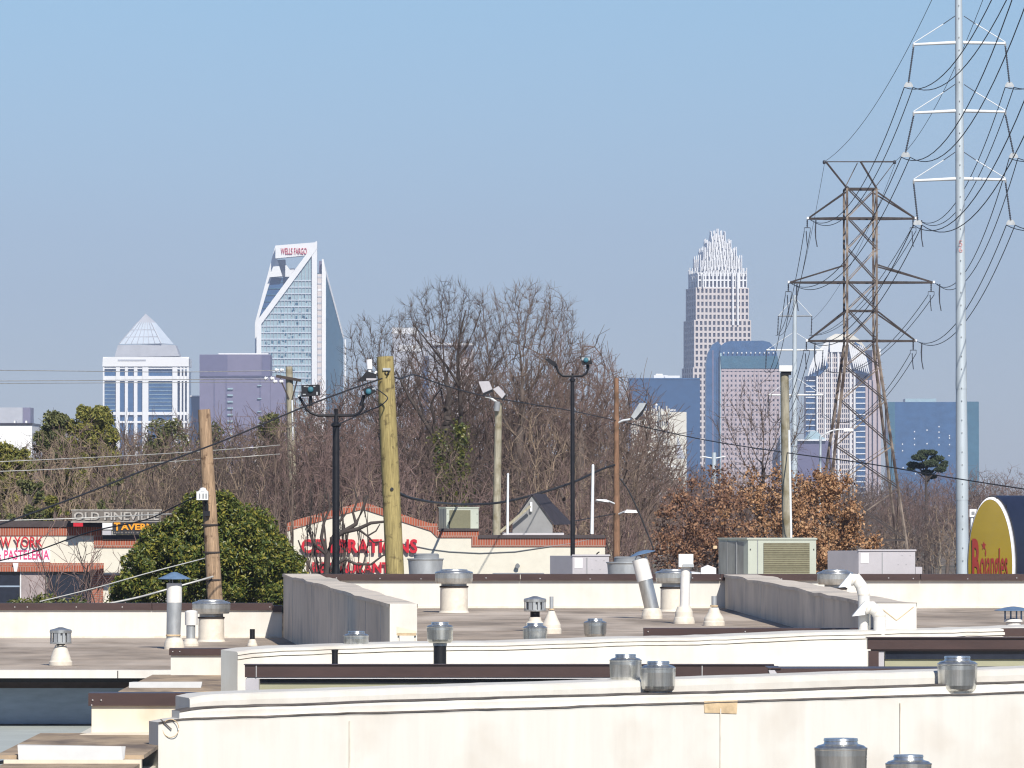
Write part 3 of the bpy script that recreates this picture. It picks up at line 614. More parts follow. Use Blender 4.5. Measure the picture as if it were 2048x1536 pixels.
def f(t, x, D, s):   # e: tall stack with blue hat
    q = MB(); q.lathe((x, D, zA), [(20.5 / s, 0), (20.5 / s, .06), (19 / s, .16), (15.5 / s, .25), (14 / s, .27)], 'vent_white', 24); part('boot', q, t)
    q = MB(); q.cyl((x - 2 / s, D, zA + .25), (x + 0 / s, D, Z(1205, D)), 14 / s, 15 / s, 'galvdull', 24, False); q.lathe((x - 2 / s, D, Z(1272, D)), [(15 / s, 0), (15 / s, .03), (14 / s, .04)], 'rustpatch', 24); part('pipe', q, t)
    q = MB(); q.cyl((x, D, Z(1205, D)), (x, D, Z(1166, D)), 15.3 / s, 15.3 / s, 'pipe_white', 24); q.cyl((x, D, Z(1166, D) + .002), (x, D, Z(1166, D) + .004), 13 / s, 13 / s, 'blackrubber', 20); part('upper_pipe', q, t)
    q = MB()
    for a in range(3): q.bar((x + 13 / s * math.cos(a * 2.1 + .3), D + 13 / s * math.sin(a * 2.1 + .3), Z(1168, D)), (x + 13 / s * math.cos(a * 2.1 + .3), D + 13 / s * math.sin(a * 2.1 + .3), Z(1154, D)), .02, 'galvdull')
    part('bracket', q, t)
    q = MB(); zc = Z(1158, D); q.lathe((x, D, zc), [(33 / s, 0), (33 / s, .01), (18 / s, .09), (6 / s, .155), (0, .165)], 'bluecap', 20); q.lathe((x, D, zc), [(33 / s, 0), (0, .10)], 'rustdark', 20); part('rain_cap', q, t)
stack(349, zA, 1298, 'flue_stack', 'tall grey and white flue with a blue conical hat on the left roof', 'flue', f)
def f(t, x, D, s):
    q = MB(); q.lathe((x, D, zA), [(16 / s, 0), (16 / s, .06), (13 / s, .15), (9.5 / s, .18)], 'vent_white', 20); part('boot', q, t)
    q = MB(); q.cyl((x, D, zA + .15), (x, D, Z(1248, D)), 9 / s, 9 / s, 'galvdull', 18, False); part('pipe', q, t)
    q = MB(); q.cyl((x + 1 / s, D, Z(1250, D)), (x + 1 / s, D, Z(1224, D)), 12.5 / s, 13 / s, 'pipe_white', 8); q.lathe((x + 1 / s, D, Z(1224, D)), [(13 / s, 0), (9 / s, .04), (0, .05)], 'pipe_white', 8); part('cap', q, t)
stack(382, zA, 1292, 'flue_pipe', 'short grey pipe with a white block cap beside the blue hatted flue', 'pipe', f)
def f(t, x, D, s):
    q = MB(); cone_base(q, x, D, zA, 10.5 / s, 5 / s, 14 / s); part('boot', q, t)
    q = MB(); q.cyl((x, D, zA + .1), (x, D, Z(1258, D)), 5.2 / s, 5.2 / s, 'blackrubber', 14); part('pipe', q, t)
stack(505, zA, 1292, 'vent_pipe', 'tiny black pipe in a white boot beside the left grey wall', 'pipe', f)
def drum(t, x, D, s, zr, w, ty, by, cone_w, cone_top, neckw):
    q = MB(); q.lathe((x, D, zr), [(cone_w / 2 / s, 0), (cone_w / 2 / s, .08), (cone_w * .45 / s, .11), (cone_w * .43 / s, .16), (cone_w * .30 / s, Z(cone_top, D) - zr - .08), (neckw * .62 / s, Z(cone_top, D) - zr)], 'vent_white', 26); part('boot', q, t)
    q = MB(); q.cyl((x, D, Z(cone_top, D) - .05), (x, D, Z(ty, D) - .05), neckw / 2 / s, neckw / 2 / s, 'blackrubber', 16); part('pipe', q, t)
    q = MB(); n = 14; zb, zt = Z(by, D), Z(ty, D)
    for i in range(n):         # slatted drum
        a0 = (i + .08) / n * 6.283; a1 = (i + (.62 if i % 3 else .95)) / n * 6.283; r = w / 2 / s
        q.add([(x + r * math.cos(a), D + r * math.sin(a), z) for z in (zb, zt) for a in (a0, a1)], [(0, 1, 3, 2)], 'galvdull')
    q.lathe((x, D, zb), [(w / 2 / s * .97, -.005), (w / 2 / s * 1.03, 0), (w / 2 / s * 1.03, .03), (w / 2 / s * .97, .035)], 'galv', 26)
    q.lathe((x, D, zt), [(w / 2 / s * .99, -.07), (w / 2 / s * 1.05, -.065), (w / 2 / s * 1.05, -.02), (w / 2 / s * .98, 0), (w * .3 / s, .02), (w * .1 / s, .05), (0, .05)], 'galv', 26)
    q.lathe((x, D, zb), [(w * .36 / s, .01), (w * .36 / s, zt - zb - .03)], 'galvdull', 20)
    part('drum_cap', q, t)
def f(t, x, D, s): drum(t, x, D, s, zA, 42, 1259, 1287, 47, 1290, 17)
stack(122, zA, 1331, 'drum_vent', 'slatted drum vent on a white cone, alone on the left roof', 'vent', f)
def f(t, x, D, s): drum(t, x, D, s, zB, 43, 1197, 1222, 44, 1234, 19)
stack(1070, zB, 1262, 'drum_vent', 'slatted drum vent with dark neck beside the thin tipped white cone', 'vent', f)
def thincone(px, base, cw, conetop, tip, tw, label):
    def f(t, x, D, s):
        q = MB(); h = Z(conetop, D) - zB; q.lathe((x, D, zB), [(cw / 2 / s, 0), (cw / 2 / s, h * .2), (cw * .47 / s, h * .25), (cw * .46 / s, h * .4), (cw * .30 / s, h * .7), (tw * .8 / s, h), (0, h)], 'vent_white', 24); part('boot', q, t)
        q = MB(); q.cyl((x, D, zB + h * .9), (x, D, Z(tip, D)), tw / 2 / s, tw / 2 / s, 'galvdull', 12); q.lathe((x, D, Z(conetop - 2, D)), [(tw * .75 / s, 0), (tw * .75 / s, .03), (0, .03)], 'rustpatch', 12); part('pipe', q, t)
    return stack(px, zB, base, 'vent_pipe', label, 'pipe', f)
thincone(1103, 1267, 40, 1222, 1193, 8, 'thin grey pipe on a tall white cone beside the drum vent')
thincone(1428, 1251, 43, 1215, 1192, 11, 'short grey pipe on a wide white cone left of the right grey wall')
def f(t, x, D, s):
    q = MB(); q.lathe((x + 13 / s, D, zB), [(21 / s, 0), (21 / s, .07), (18 / s, .2), (15 / s, .24)], 'vent_white', 24); part('boot', q, t)
    a = Vector((x + 13 / s, D, zB + .2)); b = Vector((x - 1 / s, D, Z(1160, D))); c = Vector((x - 12 / s, D, Z(1118, D)))
    q = MB(); q.cyl(a, b, 14.5 / s, 14.5 / s, 'galv', 24, False); part('pipe', q, t)
    q = MB(); q.cyl(b, c, 16 / s, 15.5 / s, 'pipe_white', 24); part('upper_pipe', q, t)
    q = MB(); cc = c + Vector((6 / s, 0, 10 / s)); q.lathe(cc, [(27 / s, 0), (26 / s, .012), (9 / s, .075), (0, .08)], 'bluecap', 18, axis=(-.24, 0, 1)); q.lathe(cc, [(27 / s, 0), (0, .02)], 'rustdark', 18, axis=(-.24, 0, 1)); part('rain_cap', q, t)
    q = MB()
    for k in (-9, 9): q.bar(c + Vector((k / s, 0, -.02)), cc + Vector((k / s, 0, .02)), .02, 'galvdull')
    part('bracket', q, t)
stack(1291, zB, 1237, 'flue_stack', 'leaning grey and white flue with a tilted blue hat', 'flue', f)
def f(t, x, D, s):
    q = MB(); cone_base(q, x - 3 / s, D, zB, 21.5 / s, 12 / s, 34 / s); part('boot', q, t)
    q = MB(); q.cyl((x - 2 / s, D, zB + 30 / s), (x, D, Z(1132, D)), 10 / s, 9.5 / s, 'pipe_white', 20, False); part('pipe', q, t)
    q = MB(); q.box(x - 14 / s, x + 15 / s, D - .16, D + .16, Z(1134, D), Z(1108, D), 'pipe_white'); q.box(x - 6 / s, x + 16 / s, D - .19, D - .17, Z(1134, D), Z(1128, D), 'galvdull'); part('box_cap', q, t)
stack(1371, zB, 1247, 'flue_pipe', 'thin white pipe with a square box cap on a white boot', 'pipe', f)
def goose(D, zr, hood, elbow, down_x, down_y, w, low, label, silver=None):
    s = F / D; t = thing('gooseneck_vent', label, 'vent', (X(down_x, D), D, zr))
    pts = []; cx, cy = hood
    path = [(hood[0], hood[1]), (hood[0] + (elbow[0] - hood[0]) * .4, elbow[1] + 1), (elbow[0], elbow[1]), (elbow[0] + (down_x - elbow[0]) * .62, elbow[1] + (down_y - elbow[1]) * .28), (down_x - 1, elbow[1] + (down_y - elbow[1]) * .66), (down_x, down_y)]
    # segmented elbow, one gored piece per step
    fine = []
    for i in range(len(path) - 1):
        fine.append(path[i])
    fine.append(path[-1])
    q = MB(); q.tube([P(a, b, D) for a, b in fine], w / 2 / s, 'pipe_white', 20)
    for a, b in fine[1:-1]: q.lathe(P(a, b, D), [(w * .52 / s, -.012), (w * .52 / s, .012)], 'vent_white', 20, axis=(1, 0, -.5) if b < (elbow[1] + down_y) / 2 else (0, 0, 1))
    q.cyl(P(down_x, down_y, D), (X(down_x, D), D, zr), w / 2 / s, w / 2 / s, 'pipe_white', 20); part('elbow', q, t)
    q = MB(); hx, hy = hood; a = [(hx + 2, hy - w * .62), (hx + 2, hy + w * .5), (hx - w * .95, hy + w * .62)]
    q.prism([P(x, y, D - w * .55 / s) for x, y in a], (0, w * 1.1 / s, 0), 'white'); part('hood', q, t)
    if silver:
        q = MB(); q.cyl(P(silver[0], silver[1], D), (X(silver[0], D), D, zr), silver[2] / 2 / s, silver[2] / 2 / s, 'galv', 20); part('lower_pipe', q, t)
    return t
goose(106.98, 6.3, (1700, 1160), (1712, 1158), 1728, 1205, 24, 0, 'upper white gooseneck pipe with triangular hood before the right grey wall', (1729, 1228, 23))
goose(106.72, 6.3, (1728, 1217), (1742, 1214), 1759, 1240, 25, 0, 'lower white gooseneck pipe with triangular hood at the end of the right grey wall')
def f(t, x, D, s):
    q = MB(); q.cyl((x, D, zB), (x, D, Z(1238, D)), 15 / s, 15 / s, 'pipe_white', 20); q.lathe((x, D, Z(1238, D)), [(19 / s, -.05), (17 / s, 0), (0, .02)], 'pipe_white', 20); part('pipe', q, t)
    for k in (-16, -5, 6, 16):
        q = MB(); q.bar((x + k / s, D + .05 * (k % 3 - 1), Z(1242, D)), (x + k / s, D + .05 * (k % 3 - 1), Z(1219, D)), .03, 'bluecap'); part('bracket', q, t)
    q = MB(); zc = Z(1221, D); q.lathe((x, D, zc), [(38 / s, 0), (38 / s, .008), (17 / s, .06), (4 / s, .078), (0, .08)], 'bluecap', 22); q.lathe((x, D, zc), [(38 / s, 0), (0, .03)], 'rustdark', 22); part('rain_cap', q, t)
stack(2026, zB, 1285, 'flue_pipe', 'blue legged rain hat on a white pipe at the right edge', 'pipe', f)

# ---------------------------------------------------------------- things on the rear roof
zR = 6.0
def bigvent(px, D, top, mid, bot_w, top_w, label):
    s = F / D; x = X(px, D); t = thing('roof_fan', label, 'fan', (x, D, zR), 'two step round roof fans behind the far coping')
    q = MB(); r = bot_w / 2 / s; q.lathe((x, D, zR), [(r * .80, 0), (r * .84, .3), (r * .97, Z(mid, D) - zR - .06), (r, Z(mid, D) - zR - .03), (r * 1.03, Z(mid, D) - zR - .02), (r * 1.03, Z(mid, D) - zR), (0, Z(mid, D) - zR + .02)], 'galvdull', 30); part('drum', q, t)
    q = MB(); r = top_w / 2 / s; q.lathe((x + 2 / s, D, Z(mid, D)), [(r, 0), (r, Z(top, D) - Z(mid, D) - .03), (r * 1.03, Z(top, D) - Z(mid, D) - .03), (r * .9, Z(top, D) - Z(mid, D)), (0, Z(top, D) - Z(mid, D))], 'greysteel', 30); part('top_cap', q, t)
bigvent(851, 156, 1107, 1117, 72, 50, 'two step round silver fan beside the thick greenish pole')
bigvent(1253, 154, 1113, 1124, 80, 54, 'two step round silver fan behind the leaning flue')
def duct(px0, px1, pxs, D, top, dep, label, step=None):
    t = thing('air_handler', label, 'air handler', (X((px0 + px1) / 2, D), D, zR), 'low lilac grey air handlers'); q = MB()
    q.hexa([(X(pxs, D), D, zR), (X(px1, D), D, zR), (X(px1, D), D + dep, zR), (X(px0, D + dep), D + dep, zR)], [(X(pxs, D), D, Z(top, D)), (X(px1, D), D, Z(top, D)), (X(px1, D), D + dep, Z(top, D)), (X(px0, D + dep), D + dep, Z(top, D))], 'lilac'); part('casing', q, t)
    q = MB(); q.box(X(pxs, D) - .01, X(px1, D) + .03, D - .03, D + .02, Z(top, D), Z(top, D) + .04, 'lilac'); q.box(X(px0 + (px1 - px0) * .62, D), X(px0 + (px1 - px0) * .62, D) + .02, D - .012, D, zR, Z(top + 3, D), 'greysteel'); part('flange', q, t)
    q = MB(); q.box(X(pxs + 4, D), X(pxs + 20, D), D - .01, D - .002, Z(top + 24, D), Z(top + 4, D), 'banner'); part('notice', q, t)
    for i in range(4):
        q = MB(); q.cyl((X(px1 - 10 - i * 8, D), D - .012, Z(top + 9 + (i % 2) * 18, D)), (X(px1 - 10 - i * 8, D), D, Z(top + 9 + (i % 2) * 18, D)), .012, .012, 'greysteel', 6); part('screw', q, t)
    if step:
        q = MB(); q.box(X(px1, D) + .01, X(px1 + step, D), D, D + .6, zR, Z(top + 32, D), 'lilac'); part('duct', q, t)
duct(1100, 1218, 1145, 157, 1112, 1.0, 'lilac grey air handler before the white restaurant wall')
duct(1655, 1830, 1717, 155, 1102, 1.1, 'lilac grey air handler with a low side duct under the lattice tower', 14)
def acunit(px0, pxs, px1, D, top, bot, base, label, gx, pm='acgreen', frame=True, group=None):
    """packaged rooftop unit: side face px0..pxs, front face pxs..px1, grille from gx0..gx1"""
    zt, zb = Z(top, D), base; t = thing('air_conditioner', label, 'air conditioner', (X((pxs + px1) / 2, D), D, base))
    dep = 1.5; a = X(pxs, D); b = X(px1, D); c = X(px0, D + dep)
    q = MB(); q.hexa([(a, D, zb), (b, D, zb), (b + (c - a) * .0, D + dep, zb), (c, D + dep, zb)], [(a, D, zt - .04), (b, D, zt - .04), (b, D + dep, zt - .04), (c, D + dep, zt - .04)], pm); part('casing', q, t)
    q = MB(); n = (a - c); q.hexa([(a - .004, D + .05, zb), (a - .02, D + .05, zb), (c - .004, D + dep - .05, zb), (c + .012, D + dep - .05, zb)], [(a - .004, D + .05, zt - .1), (a - .02, D + .05, zt - .1), (c - .004, D + dep - .05, zt - .1), (c + .012, D + dep - .05, zt - .1)], 'acshade'); part('side_panel', q, t)
    for f_ in (.36, .68):
        sx, sy = a + (c - a) * f_, D + dep * f_; q = MB(); q.box(sx - .028, sx - .005, sy, sy + .03, zb, zt - .08, 'greysteel'); part('panel_seam', q, t)
    q = MB(); q.box(a + .24, a + .26, D - .01, D - .001, zb, zt - .05, 'greysteel'); part('panel_seam', q, t)
    q = MB(); q.tube([(a + .12, D - .06, zb), (a + .12, D - .06, zb + .32), (a + .12, D - .01, zb + .36)], .022, 'blackrubber', 6); part('conduit', q, t)
    q = MB(); q.hexa([(a - .03, D - .03, zt - .04), (b + .03, D - .03, zt - .04), (b + .03, D + dep, zt - .04), (c - .03, D + dep, zt - .04)], [(a - .03, D - .03, zt), (b + .03, D - .03, zt), (b + .03, D + dep, zt), (c - .03, D + dep, zt)], pm); part('lid', q, t)
    q = MB(); g0, g1 = X(gx[0], D), X(gx[1], D); q.box(g0, g1, D - .02, D - .004, zb + .08, zt - .13, 'grille')
    k = 26
    for i in range(k): z = zb + .09 + (zt - .14 - zb - .09) * i / k; q.box(g0, g1, D - .034, D - .021, z, z + .012, 'olive')
    part('grille', q, t)
    q = MB()
    for xx in (a + .06, b - .06):
        for zz in (zt - .3, zb + .3): q.box(xx - .012, xx + .012, D - .012, D - .002, zz - .02, zz + .02, 'blackpaint')
    part('latch', q, t)
    return t
ac = acunit(1437, 1496, 1632, 157, 1076, 1148, zR, 'large sage green rooftop unit with dark grille below the white capped pole', (1527, 1619))
q = MB(); q.box(X(1444, 157) - .2, X(1449, 157) - .17, 157.9, 158.1, Z(1098, 157), Z(1092, 157), 'rustpatch'); part('badge', q, ac)
q = MB(); x = X(1385, 158); s = F / 158; q.lathe((x, 158, zR + .45), [(48 / s, 0), (46 / s, .12), (36 / s, .25), (18 / s, .34), (0, .37)], 'white', 26); q.cyl((x, 158, zR), (x, 158, zR + .46), 36 / s, 36 / s, 'vent_white', 20)
solo('skylight_dome', q, 'white low dome behind the thin box topped pipe', 'skylight', (x, 158, zR))
q = MB(); q.box(X(985, 156), X(1088, 156), 156, 157, zR + .75, zR + .79, 'greysteel'); q.box(X(988, 156), X(1015, 156), 155.9, 156.6, zR, zR + .78, 'greysteel'); q.box(X(1070, 156), X(1080, 156), 155.95, 156.6, zR, zR + .745, 'greysteel')
solo('roof_hatch', q, 'flat grey hatch lid just showing over the far coping', 'hatch', (X(1037, 156), 156.4, zR))
q = MB(); q.box(X(1402, 155), X(1432, 155), 155, 155.4, zR, Z(1136, 155), 'banner'); q.prism([P(1402, 1136, 155), P(1416, 1130, 155), P(1432, 1136, 155)], (0, .4, 0), 'banner')
solo('vent_hood', q, 'small white hood left of the sage green rooftop unit', 'vent hood', (X(1417, 155), 155.2, zR))
# ---------------------------------------------------------------- restaurant and shops across the lot
D = 250; s = F / D
def xb(px, d=D): return X(px, d)
def zb_(py, d=D): return Z(py, d)
u = thing('restaurant_building', 'white restaurant with brick trimmed gable and raised red lettering', 'building', (X(900, D), D, 0))
face = [(575, 1420), (575, 1062), (600, 1054), (725, 1016), (862, 1060), (875, 1068), (875, 1074), (943, 1074), (943, 1092), (1210, 1092), (1210, 1420)]
q = MB(); q.prism([(X(a, D), D, max(0, Z(b, D))) for a, b in face], (0, 14, 0), 'offwhite'); wall = part('wall', q, u)
q = MB()
def bandpoly(pts, dy0=-.06, dd=.4, m='brick'): q.prism([(X(a, D), D + dy0, Z(b, D)) for a, b in pts], (0, dd, 0), m)
bandpoly([(575, 1062), (575, 1046), (598, 1038), (725, 1004), (725, 1018), (600, 1054)]); bandpoly([(725.3, 1018), (725.3, 1004), (862, 1047), (875, 1047), (875, 1075), (862, 1062)])
bandpoly([(875.3, 1075), (875.3, 1062), (943, 1062), (943, 1075)]); bandpoly([(943.3, 1093), (943.3, 1062), (957, 1062), (957, 1077), (1211, 1077), (1211, 1093)])
part('brick_trim', q, wall)
q = MB(); q.box(X(957, D), X(1210, D), D - .12, D + .5, Z(1077, D) + .004, Z(1070, D), 'darkroofedge'); q.box(X(878, D), X(957, D), D - .12, D + .5, Z(1062, D) + .004, Z(1057, D), 'darkroofedge'); part('coping', q, u)
q = MB(); text_mb(q, 'CELEBRATIONS', X(603, D), X(835, D), D - .12, Z(1106, D), Z(1078, D), 'red', .10, .03); part('lettering', q, wall)
q = MB(); text_mb(q, 'RESTAURANT', X(625, D), X(780, D), D - .12, Z(1146, D), Z(1124, D), 'red', .10, .03); part('lettering', q, wall)
q = MB(); q.cyl((X(1035, D), D - .25, Z(1132, D)), (X(1035, D), D, Z(1129, D)), .10, .06, 'greysteel', 10); part('spotlight', q, wall)
q = MB(); q.tube([(X(1193, D), D - .03, Z(1113, D)), (X(1193, D), D - .25, Z(1108, D)), (X(1196, D), D - .3, Z(1105, D)), (X(1198, D), D - .26, Z(1104, D))], .03, 'blackpaint', 6); part('wall_bracket', q, wall)
q = MB(); q.tube([(X(px, D), D - .05, Z(py, D)) for px, py in ((796, 1085), (830, 1092), (860, 1098), (900, 1103), (960, 1106), (1030, 1103), (1090, 1094), (1140, 1087), (1210, 1072))], .018, 'greysteel', 5)
solo('service_cable', q, 'thin grey cable sagging along the white restaurant wall', 'cable', P(1035, 1103, D - .05))
acunit(878, 893, 957, 252, 1014, 1058, Z(1060, 252), 'small pale rooftop unit with brown grille on the restaurant roof', (899, 941))
# grey gabled dormer on the roof
Dg = 256; u = thing('roof_gable', 'grey gabled penthouse with dark shingle side on the restaurant roof', 'roof house', (X(1062, Dg), Dg, Z(1070, Dg)))
q = MB(); q.prism([P(a, b, Dg) for a, b in ((1025, 1068), (1025, 1047), (1064, 992), (1067, 992), (1105, 1047), (1105, 1068))], (0, 4.0, 0), 'greyside'); part('wall', q, u)
q = MB(); a = [P(1064, 989, Dg - .1), P(1107, 1049, Dg - .1)]; dx = .55; q.add([a[0], a[1], (a[1][0] + dx * 1.0 + .35, Dg + 5, a[1][2] - .02), (a[0][0] + dx, Dg + 5, a[0][2])], [(0, 1, 2, 3)], 'shingle')
q.prism([a[0], a[1], (a[1][0] + .06, a[1][1], a[1][2] - .02), (a[0][0] + .06, a[0][1], a[0][2] + .03)], (dx, 5, 0), 'shingle')
b = [P(1064, 989, Dg - .1), P(1023, 1048, Dg - .1)]; q.prism([b[0], b[1], (b[1][0] - .06, b[1][1], b[1][2] - .02), (b[0][0] - .04, b[0][1], b[0][2] + .03)], (dx, 5, 0), 'shingle'); part('roof', q, u)
q = MB(); q.box(X(1005, Dg), X(1128, Dg), Dg - .3, Dg + 4, Z(1075, Dg), Z(1066, Dg), 'lilac'); part('base_slab', q, u)
q = MB(); q.cyl(P(1062, 1023, Dg - .12), P(1062, 1004, Dg - .12), .06, .06, 'insulwhite', 10); part('light_tube', q, u)
for px, t, lab in ((1016, 949, 'thin white mast standing left of the grey gable'), (1185, 931, 'taller thin white mast near the end of the restaurant roof')):
    q = MB(); q.cyl(P(px - 1, 1068, 254), P(px + (1 if px > 1100 else 0), t, 254), .055 if px < 1100 else .075, .045 if px < 1100 else .06, 'steelwhite', 8); q.lathe(P(px + (1 if px > 1100 else 0), t, 254), [(.06, 0), (.03, .05), (0, .06)], 'steelwhite', 8)
    solo('roof_mast', q, lab, 'mast', P(px, 1068, 254))
q = MB(); q.bar(P(1000, 1064, 255.5), P(1061, 1012, 255.5), .11, 'woodgrey'); solo('timber_brace', q, 'long pale timber leaning against the grey gable', 'timber', P(1000, 1064, 255.5))

u = thing('shop_building', 'brick and white shop with red shop name and magenta banner, far left', 'building', (X(80, D), D, 0))
q = MB(); q.prism([(X(a, D), D, max(0, Z(b, D))) for a, b in ((-160, 1420), (-160, 1066), (188, 1066), (188, 1090), (330, 1090), (330, 1420))], (0, 14, 0), 'offwhite'); wall = part('wall', q, u)
q = MB(); bandpoly([(-160, 1071), (-160, 1054), (188, 1054), (188, 1071)]); bandpoly([(188.3, 1095), (188.3, 1054), (206, 1054), (206, 1079), (330, 1079), (330, 1095)]); part('brick_trim', q, wall)
q = MB(); bandpoly([(-160, 1143), (-160, 1134), (208, 1134), (208, 1143)], -.22, .6); bandpoly([(-160, 1133.7), (-160, 1125), (100, 1125), (100, 1133.7)], -.06, .4, 'brick2'); bandpoly([(100.3, 1133.7), (100.3, 1126), (208, 1126), (208, 1133.7)], -.1, .4, 'brick'); part('brick_belt', q, wall)
q = MB(); bandpoly([(183, 1300), (183, 1143.3), (207, 1143.3), (207, 1300)], -.1, .4, 'brick2'); bandpoly([(208, 1168), (208, 1149), (240, 1149), (240, 1168)], -.05, .3, 'brick2'); part('brick_pier', q, wall)
q = MB(); q.box(X(-160, D), X(205, D), D - .14, D + .5, Z(1054, D) + .004, Z(1042, D), 'darkroofedge'); q.box(X(206.5, D), X(330, D), D - .14, D + .5, Z(1079, D) + .004, Z(1070, D), 'darkroofedge'); part('coping', q, u)
q = MB(); q.prism([P(a, b, D - .26) for a, b in ((26, 1126), (37, 1126), (34, 1143), (29, 1143))], (0, .2, 0), 'banner'); part('keystone', q, wall)
q = MB(); q.box(X(-160, D), X(40, D), D - .03, D + .05, Z(1300, D), Z(1144, D), 'winglass'); w = part('shop_window', q, wall)
q = MB(); q.box(X(41, D), X(43, D), D - .06, D + .05, Z(1300, D), Z(1144, D), 'insulwhite'); q.box(X(-20, D), X(40, D), D - .05, D - .031, Z(1174, D), Z(1171, D), 'darkwall'); part('frame', q, w)
q = MB(); q.box(X(43.3, D), X(91, D), D - .03, D + .05, Z(1300, D), Z(1146, D), 'paleglass'); w = part('shop_window', q, wall)
q = MB(); q.box(X(91.3, D), X(94, D), D - .06, D + .05, Z(1300, D), Z(1144, D), 'darkroofedge'); part('frame', q, w)
q = MB(); q.box(X(95, D), X(182, D), D - .03, D + .05, Z(1300, D), Z(1144, D), 'winglass'); part('shop_window', q, wall)
q = MB(); text_mb(q, 'NEW YORK', X(-24, D), X(87, D), D - .16, Z(1095, D), Z(1073, D), 'red', .05, .012); part('lettering', q, wall)
q = MB(); q.box(X(-90, D), X(101, D), D - .035, D - .004, Z(1124, D), Z(1097, D), 'banner'); bn = part('banner', q, wall)
q = MB(); text_mb(q, 'BAKERIES & PASTELERIA', X(-84, D), X(99, D), D - .045, Z(1119, D), Z(1100, D), 'magenta', .006, .012); part('lettering', q, bn)
# two signs above the shop
Ds = 249; t = thing('roof_sign', 'weathered grey board with dark capital letters above the shop roof', 'sign', (X(232, Ds), Ds, Z(1047, Ds)))
q = MB(); q.box(X(144, Ds), X(322, Ds), Ds, Ds + .2, Z(1043, Ds), Z(1021, Ds), 'vintage'); part('board', q, t)
q = MB(); q.box(X(142, Ds), X(324, Ds), Ds - .03, Ds + .25, Z(1021, Ds), Z(1019, Ds), 'vintagelight'); q.box(X(142, Ds), X(324, Ds), Ds - .03, Ds + .25, Z(1045, Ds), Z(1043, Ds), 'vintagelight'); part('frame', q, t)
q = MB(); text_mb(q, 'OLD PINEVILLE', X(148, Ds), X(318, Ds), Ds - .015, Z(1040, Ds), Z(1024, Ds), 'vintagelight', .01, .02); part('lettering', q, t)
q = MB(); text_mb(q, 'OLD PINEVILLE', X(149.5, Ds), X(319.5, Ds), Ds - .004, Z(1041.5, Ds), Z(1025.5, Ds), 'signblack', .003, .03); part('letter_shade', q, t)
for a, b in ((147, 166), (303, 318)):
    q = MB(); q.box(X(a, Ds), X(b, Ds), Ds - .02, Ds + .3, Z(1053, Ds), Z(1045.5, Ds), 'red'); part('bracket', q, t)
Dt = 247; t = thing('tavern_sign', 'black box sign with glowing orange capitals over the brick corner', 'sign', (X(262, Dt), Dt, Z(1070, Dt)))
q = MB(); q.box(X(226, Dt), X(325, Dt), Dt, Dt + .3, Z(1069, Dt), Z(1044, Dt), 'signblack'); part('board', q, t)
q = MB(); q.box(X(205, Dt), X(225, Dt), Dt - .02, Dt + .3, Z(1059, Dt), Z(1046, Dt), 'insulwhite'); q.box(X(205, Dt), X(223, Dt), Dt - .02, Dt + .3, Z(1070, Dt), Z(1061, Dt), 'lilac'); part('end_panel', q, t)
q = MB(); text_mb(q, 'T', X(228, Dt), X(241, Dt), Dt - .02, Z(1061, Dt), Z(1045, Dt), 'orange', .02, .035); text_mb(q, 'AVERN', X(242, Dt), X(308, Dt), Dt - .02, Z(1060, Dt), Z(1047, Dt), 'orange', .02, .035); part('lettering', q, t)
q = MB(); rnd = random.Random(4); x = 228
while x < 305:
    w = rnd.uniform(2, 4.5); q.box(X(x, Dt), X(x + w, Dt), Dt - .008, Dt - .001, Z(1066.5, Dt), Z(1063.5, Dt), 'vintage'); x += w + rnd.uniform(1.2, 5)
part('small_print', q, t)

# ---------------------------------------------------------------- wooden poles
def wpole(mb, pb, pt, D, wb, wt, m, zbase=0., n=14):
    """pole from the ground, leaning as photographed; pb, pt = lower and upper visible points"""
    b = Vector(P(pb[0], pb[1], D)); t = Vector(P(pt[0], pt[1], D)); d = (b - t) / (b.z - t.z); g = t + d * (zbase - t.z)
    rb = wb / 2 / F * D; rt = wt / 2 / F * D; rg = rb + (rb - rt) * (b.z - zbase) / max(.1, t.z - b.z) * .6
    pts = [g.lerp(t, i / 9) for i in range(10)]; mb.tube(pts, [rg + (rt - rg) * i / 9 for i in range(10)], m, n); return g, t
D = 173; q = MB(); g, tp = wpole(q, (430, 1197), (408, 819), D, 33, 25, 'wood'); t = thing('utility_pole', 'thick leaning brown wooden pole before the glossy evergreen', 'pole', g); part('pole', q, t)
q = MB(); q.tube([P(405, 998, D - .30), P(406, 978, D - .30)], .1, 'galvdull', 8); q.box(X(395, D), X(418, D), D - .5, D - .25, Z(1000, D), Z(983, D), 'white'); q.lathe(P(406, 983, D - .37), [(.15, 0), (.1, .05), (.08, .1), (0, .12)], 'insulwhite', 12)
for k in (400, 407, 413): q.box(X(k, D), X(k + 2.5, D), D - .51, D - .5, Z(997, D), Z(987, D), 'greysteel')
part('meter_box', q, t)
q = MB(); q.tube([P(411, 1000, D - .32), P(414, 1012, D - .30), P(414, 1030, D - .28)], .05, 'blackrubber', 6); q.box(X(407, D), X(421, D), D - .36, D - .2, Z(1032, D), Z(1022, D), 'blackpaint'); part('conduit', q, t)
for y in (1050, 1105, 1160):
    q = MB(); q.lathe(P(420 + (y - 1050) * .06, y, D), [(.235, -.03), (.245, 0), (.235, .03)], 'rustdark', 16); part('band', q, t)
q = MB(); g, tp = wpole(q, (790, 1147), (770, 713), D, 38, 34, 'woodgreen'); t = thing('utility_pole', 'thickest greenish wooden pole with a floodlight at its top', 'pole', g); part('pole', q, t)
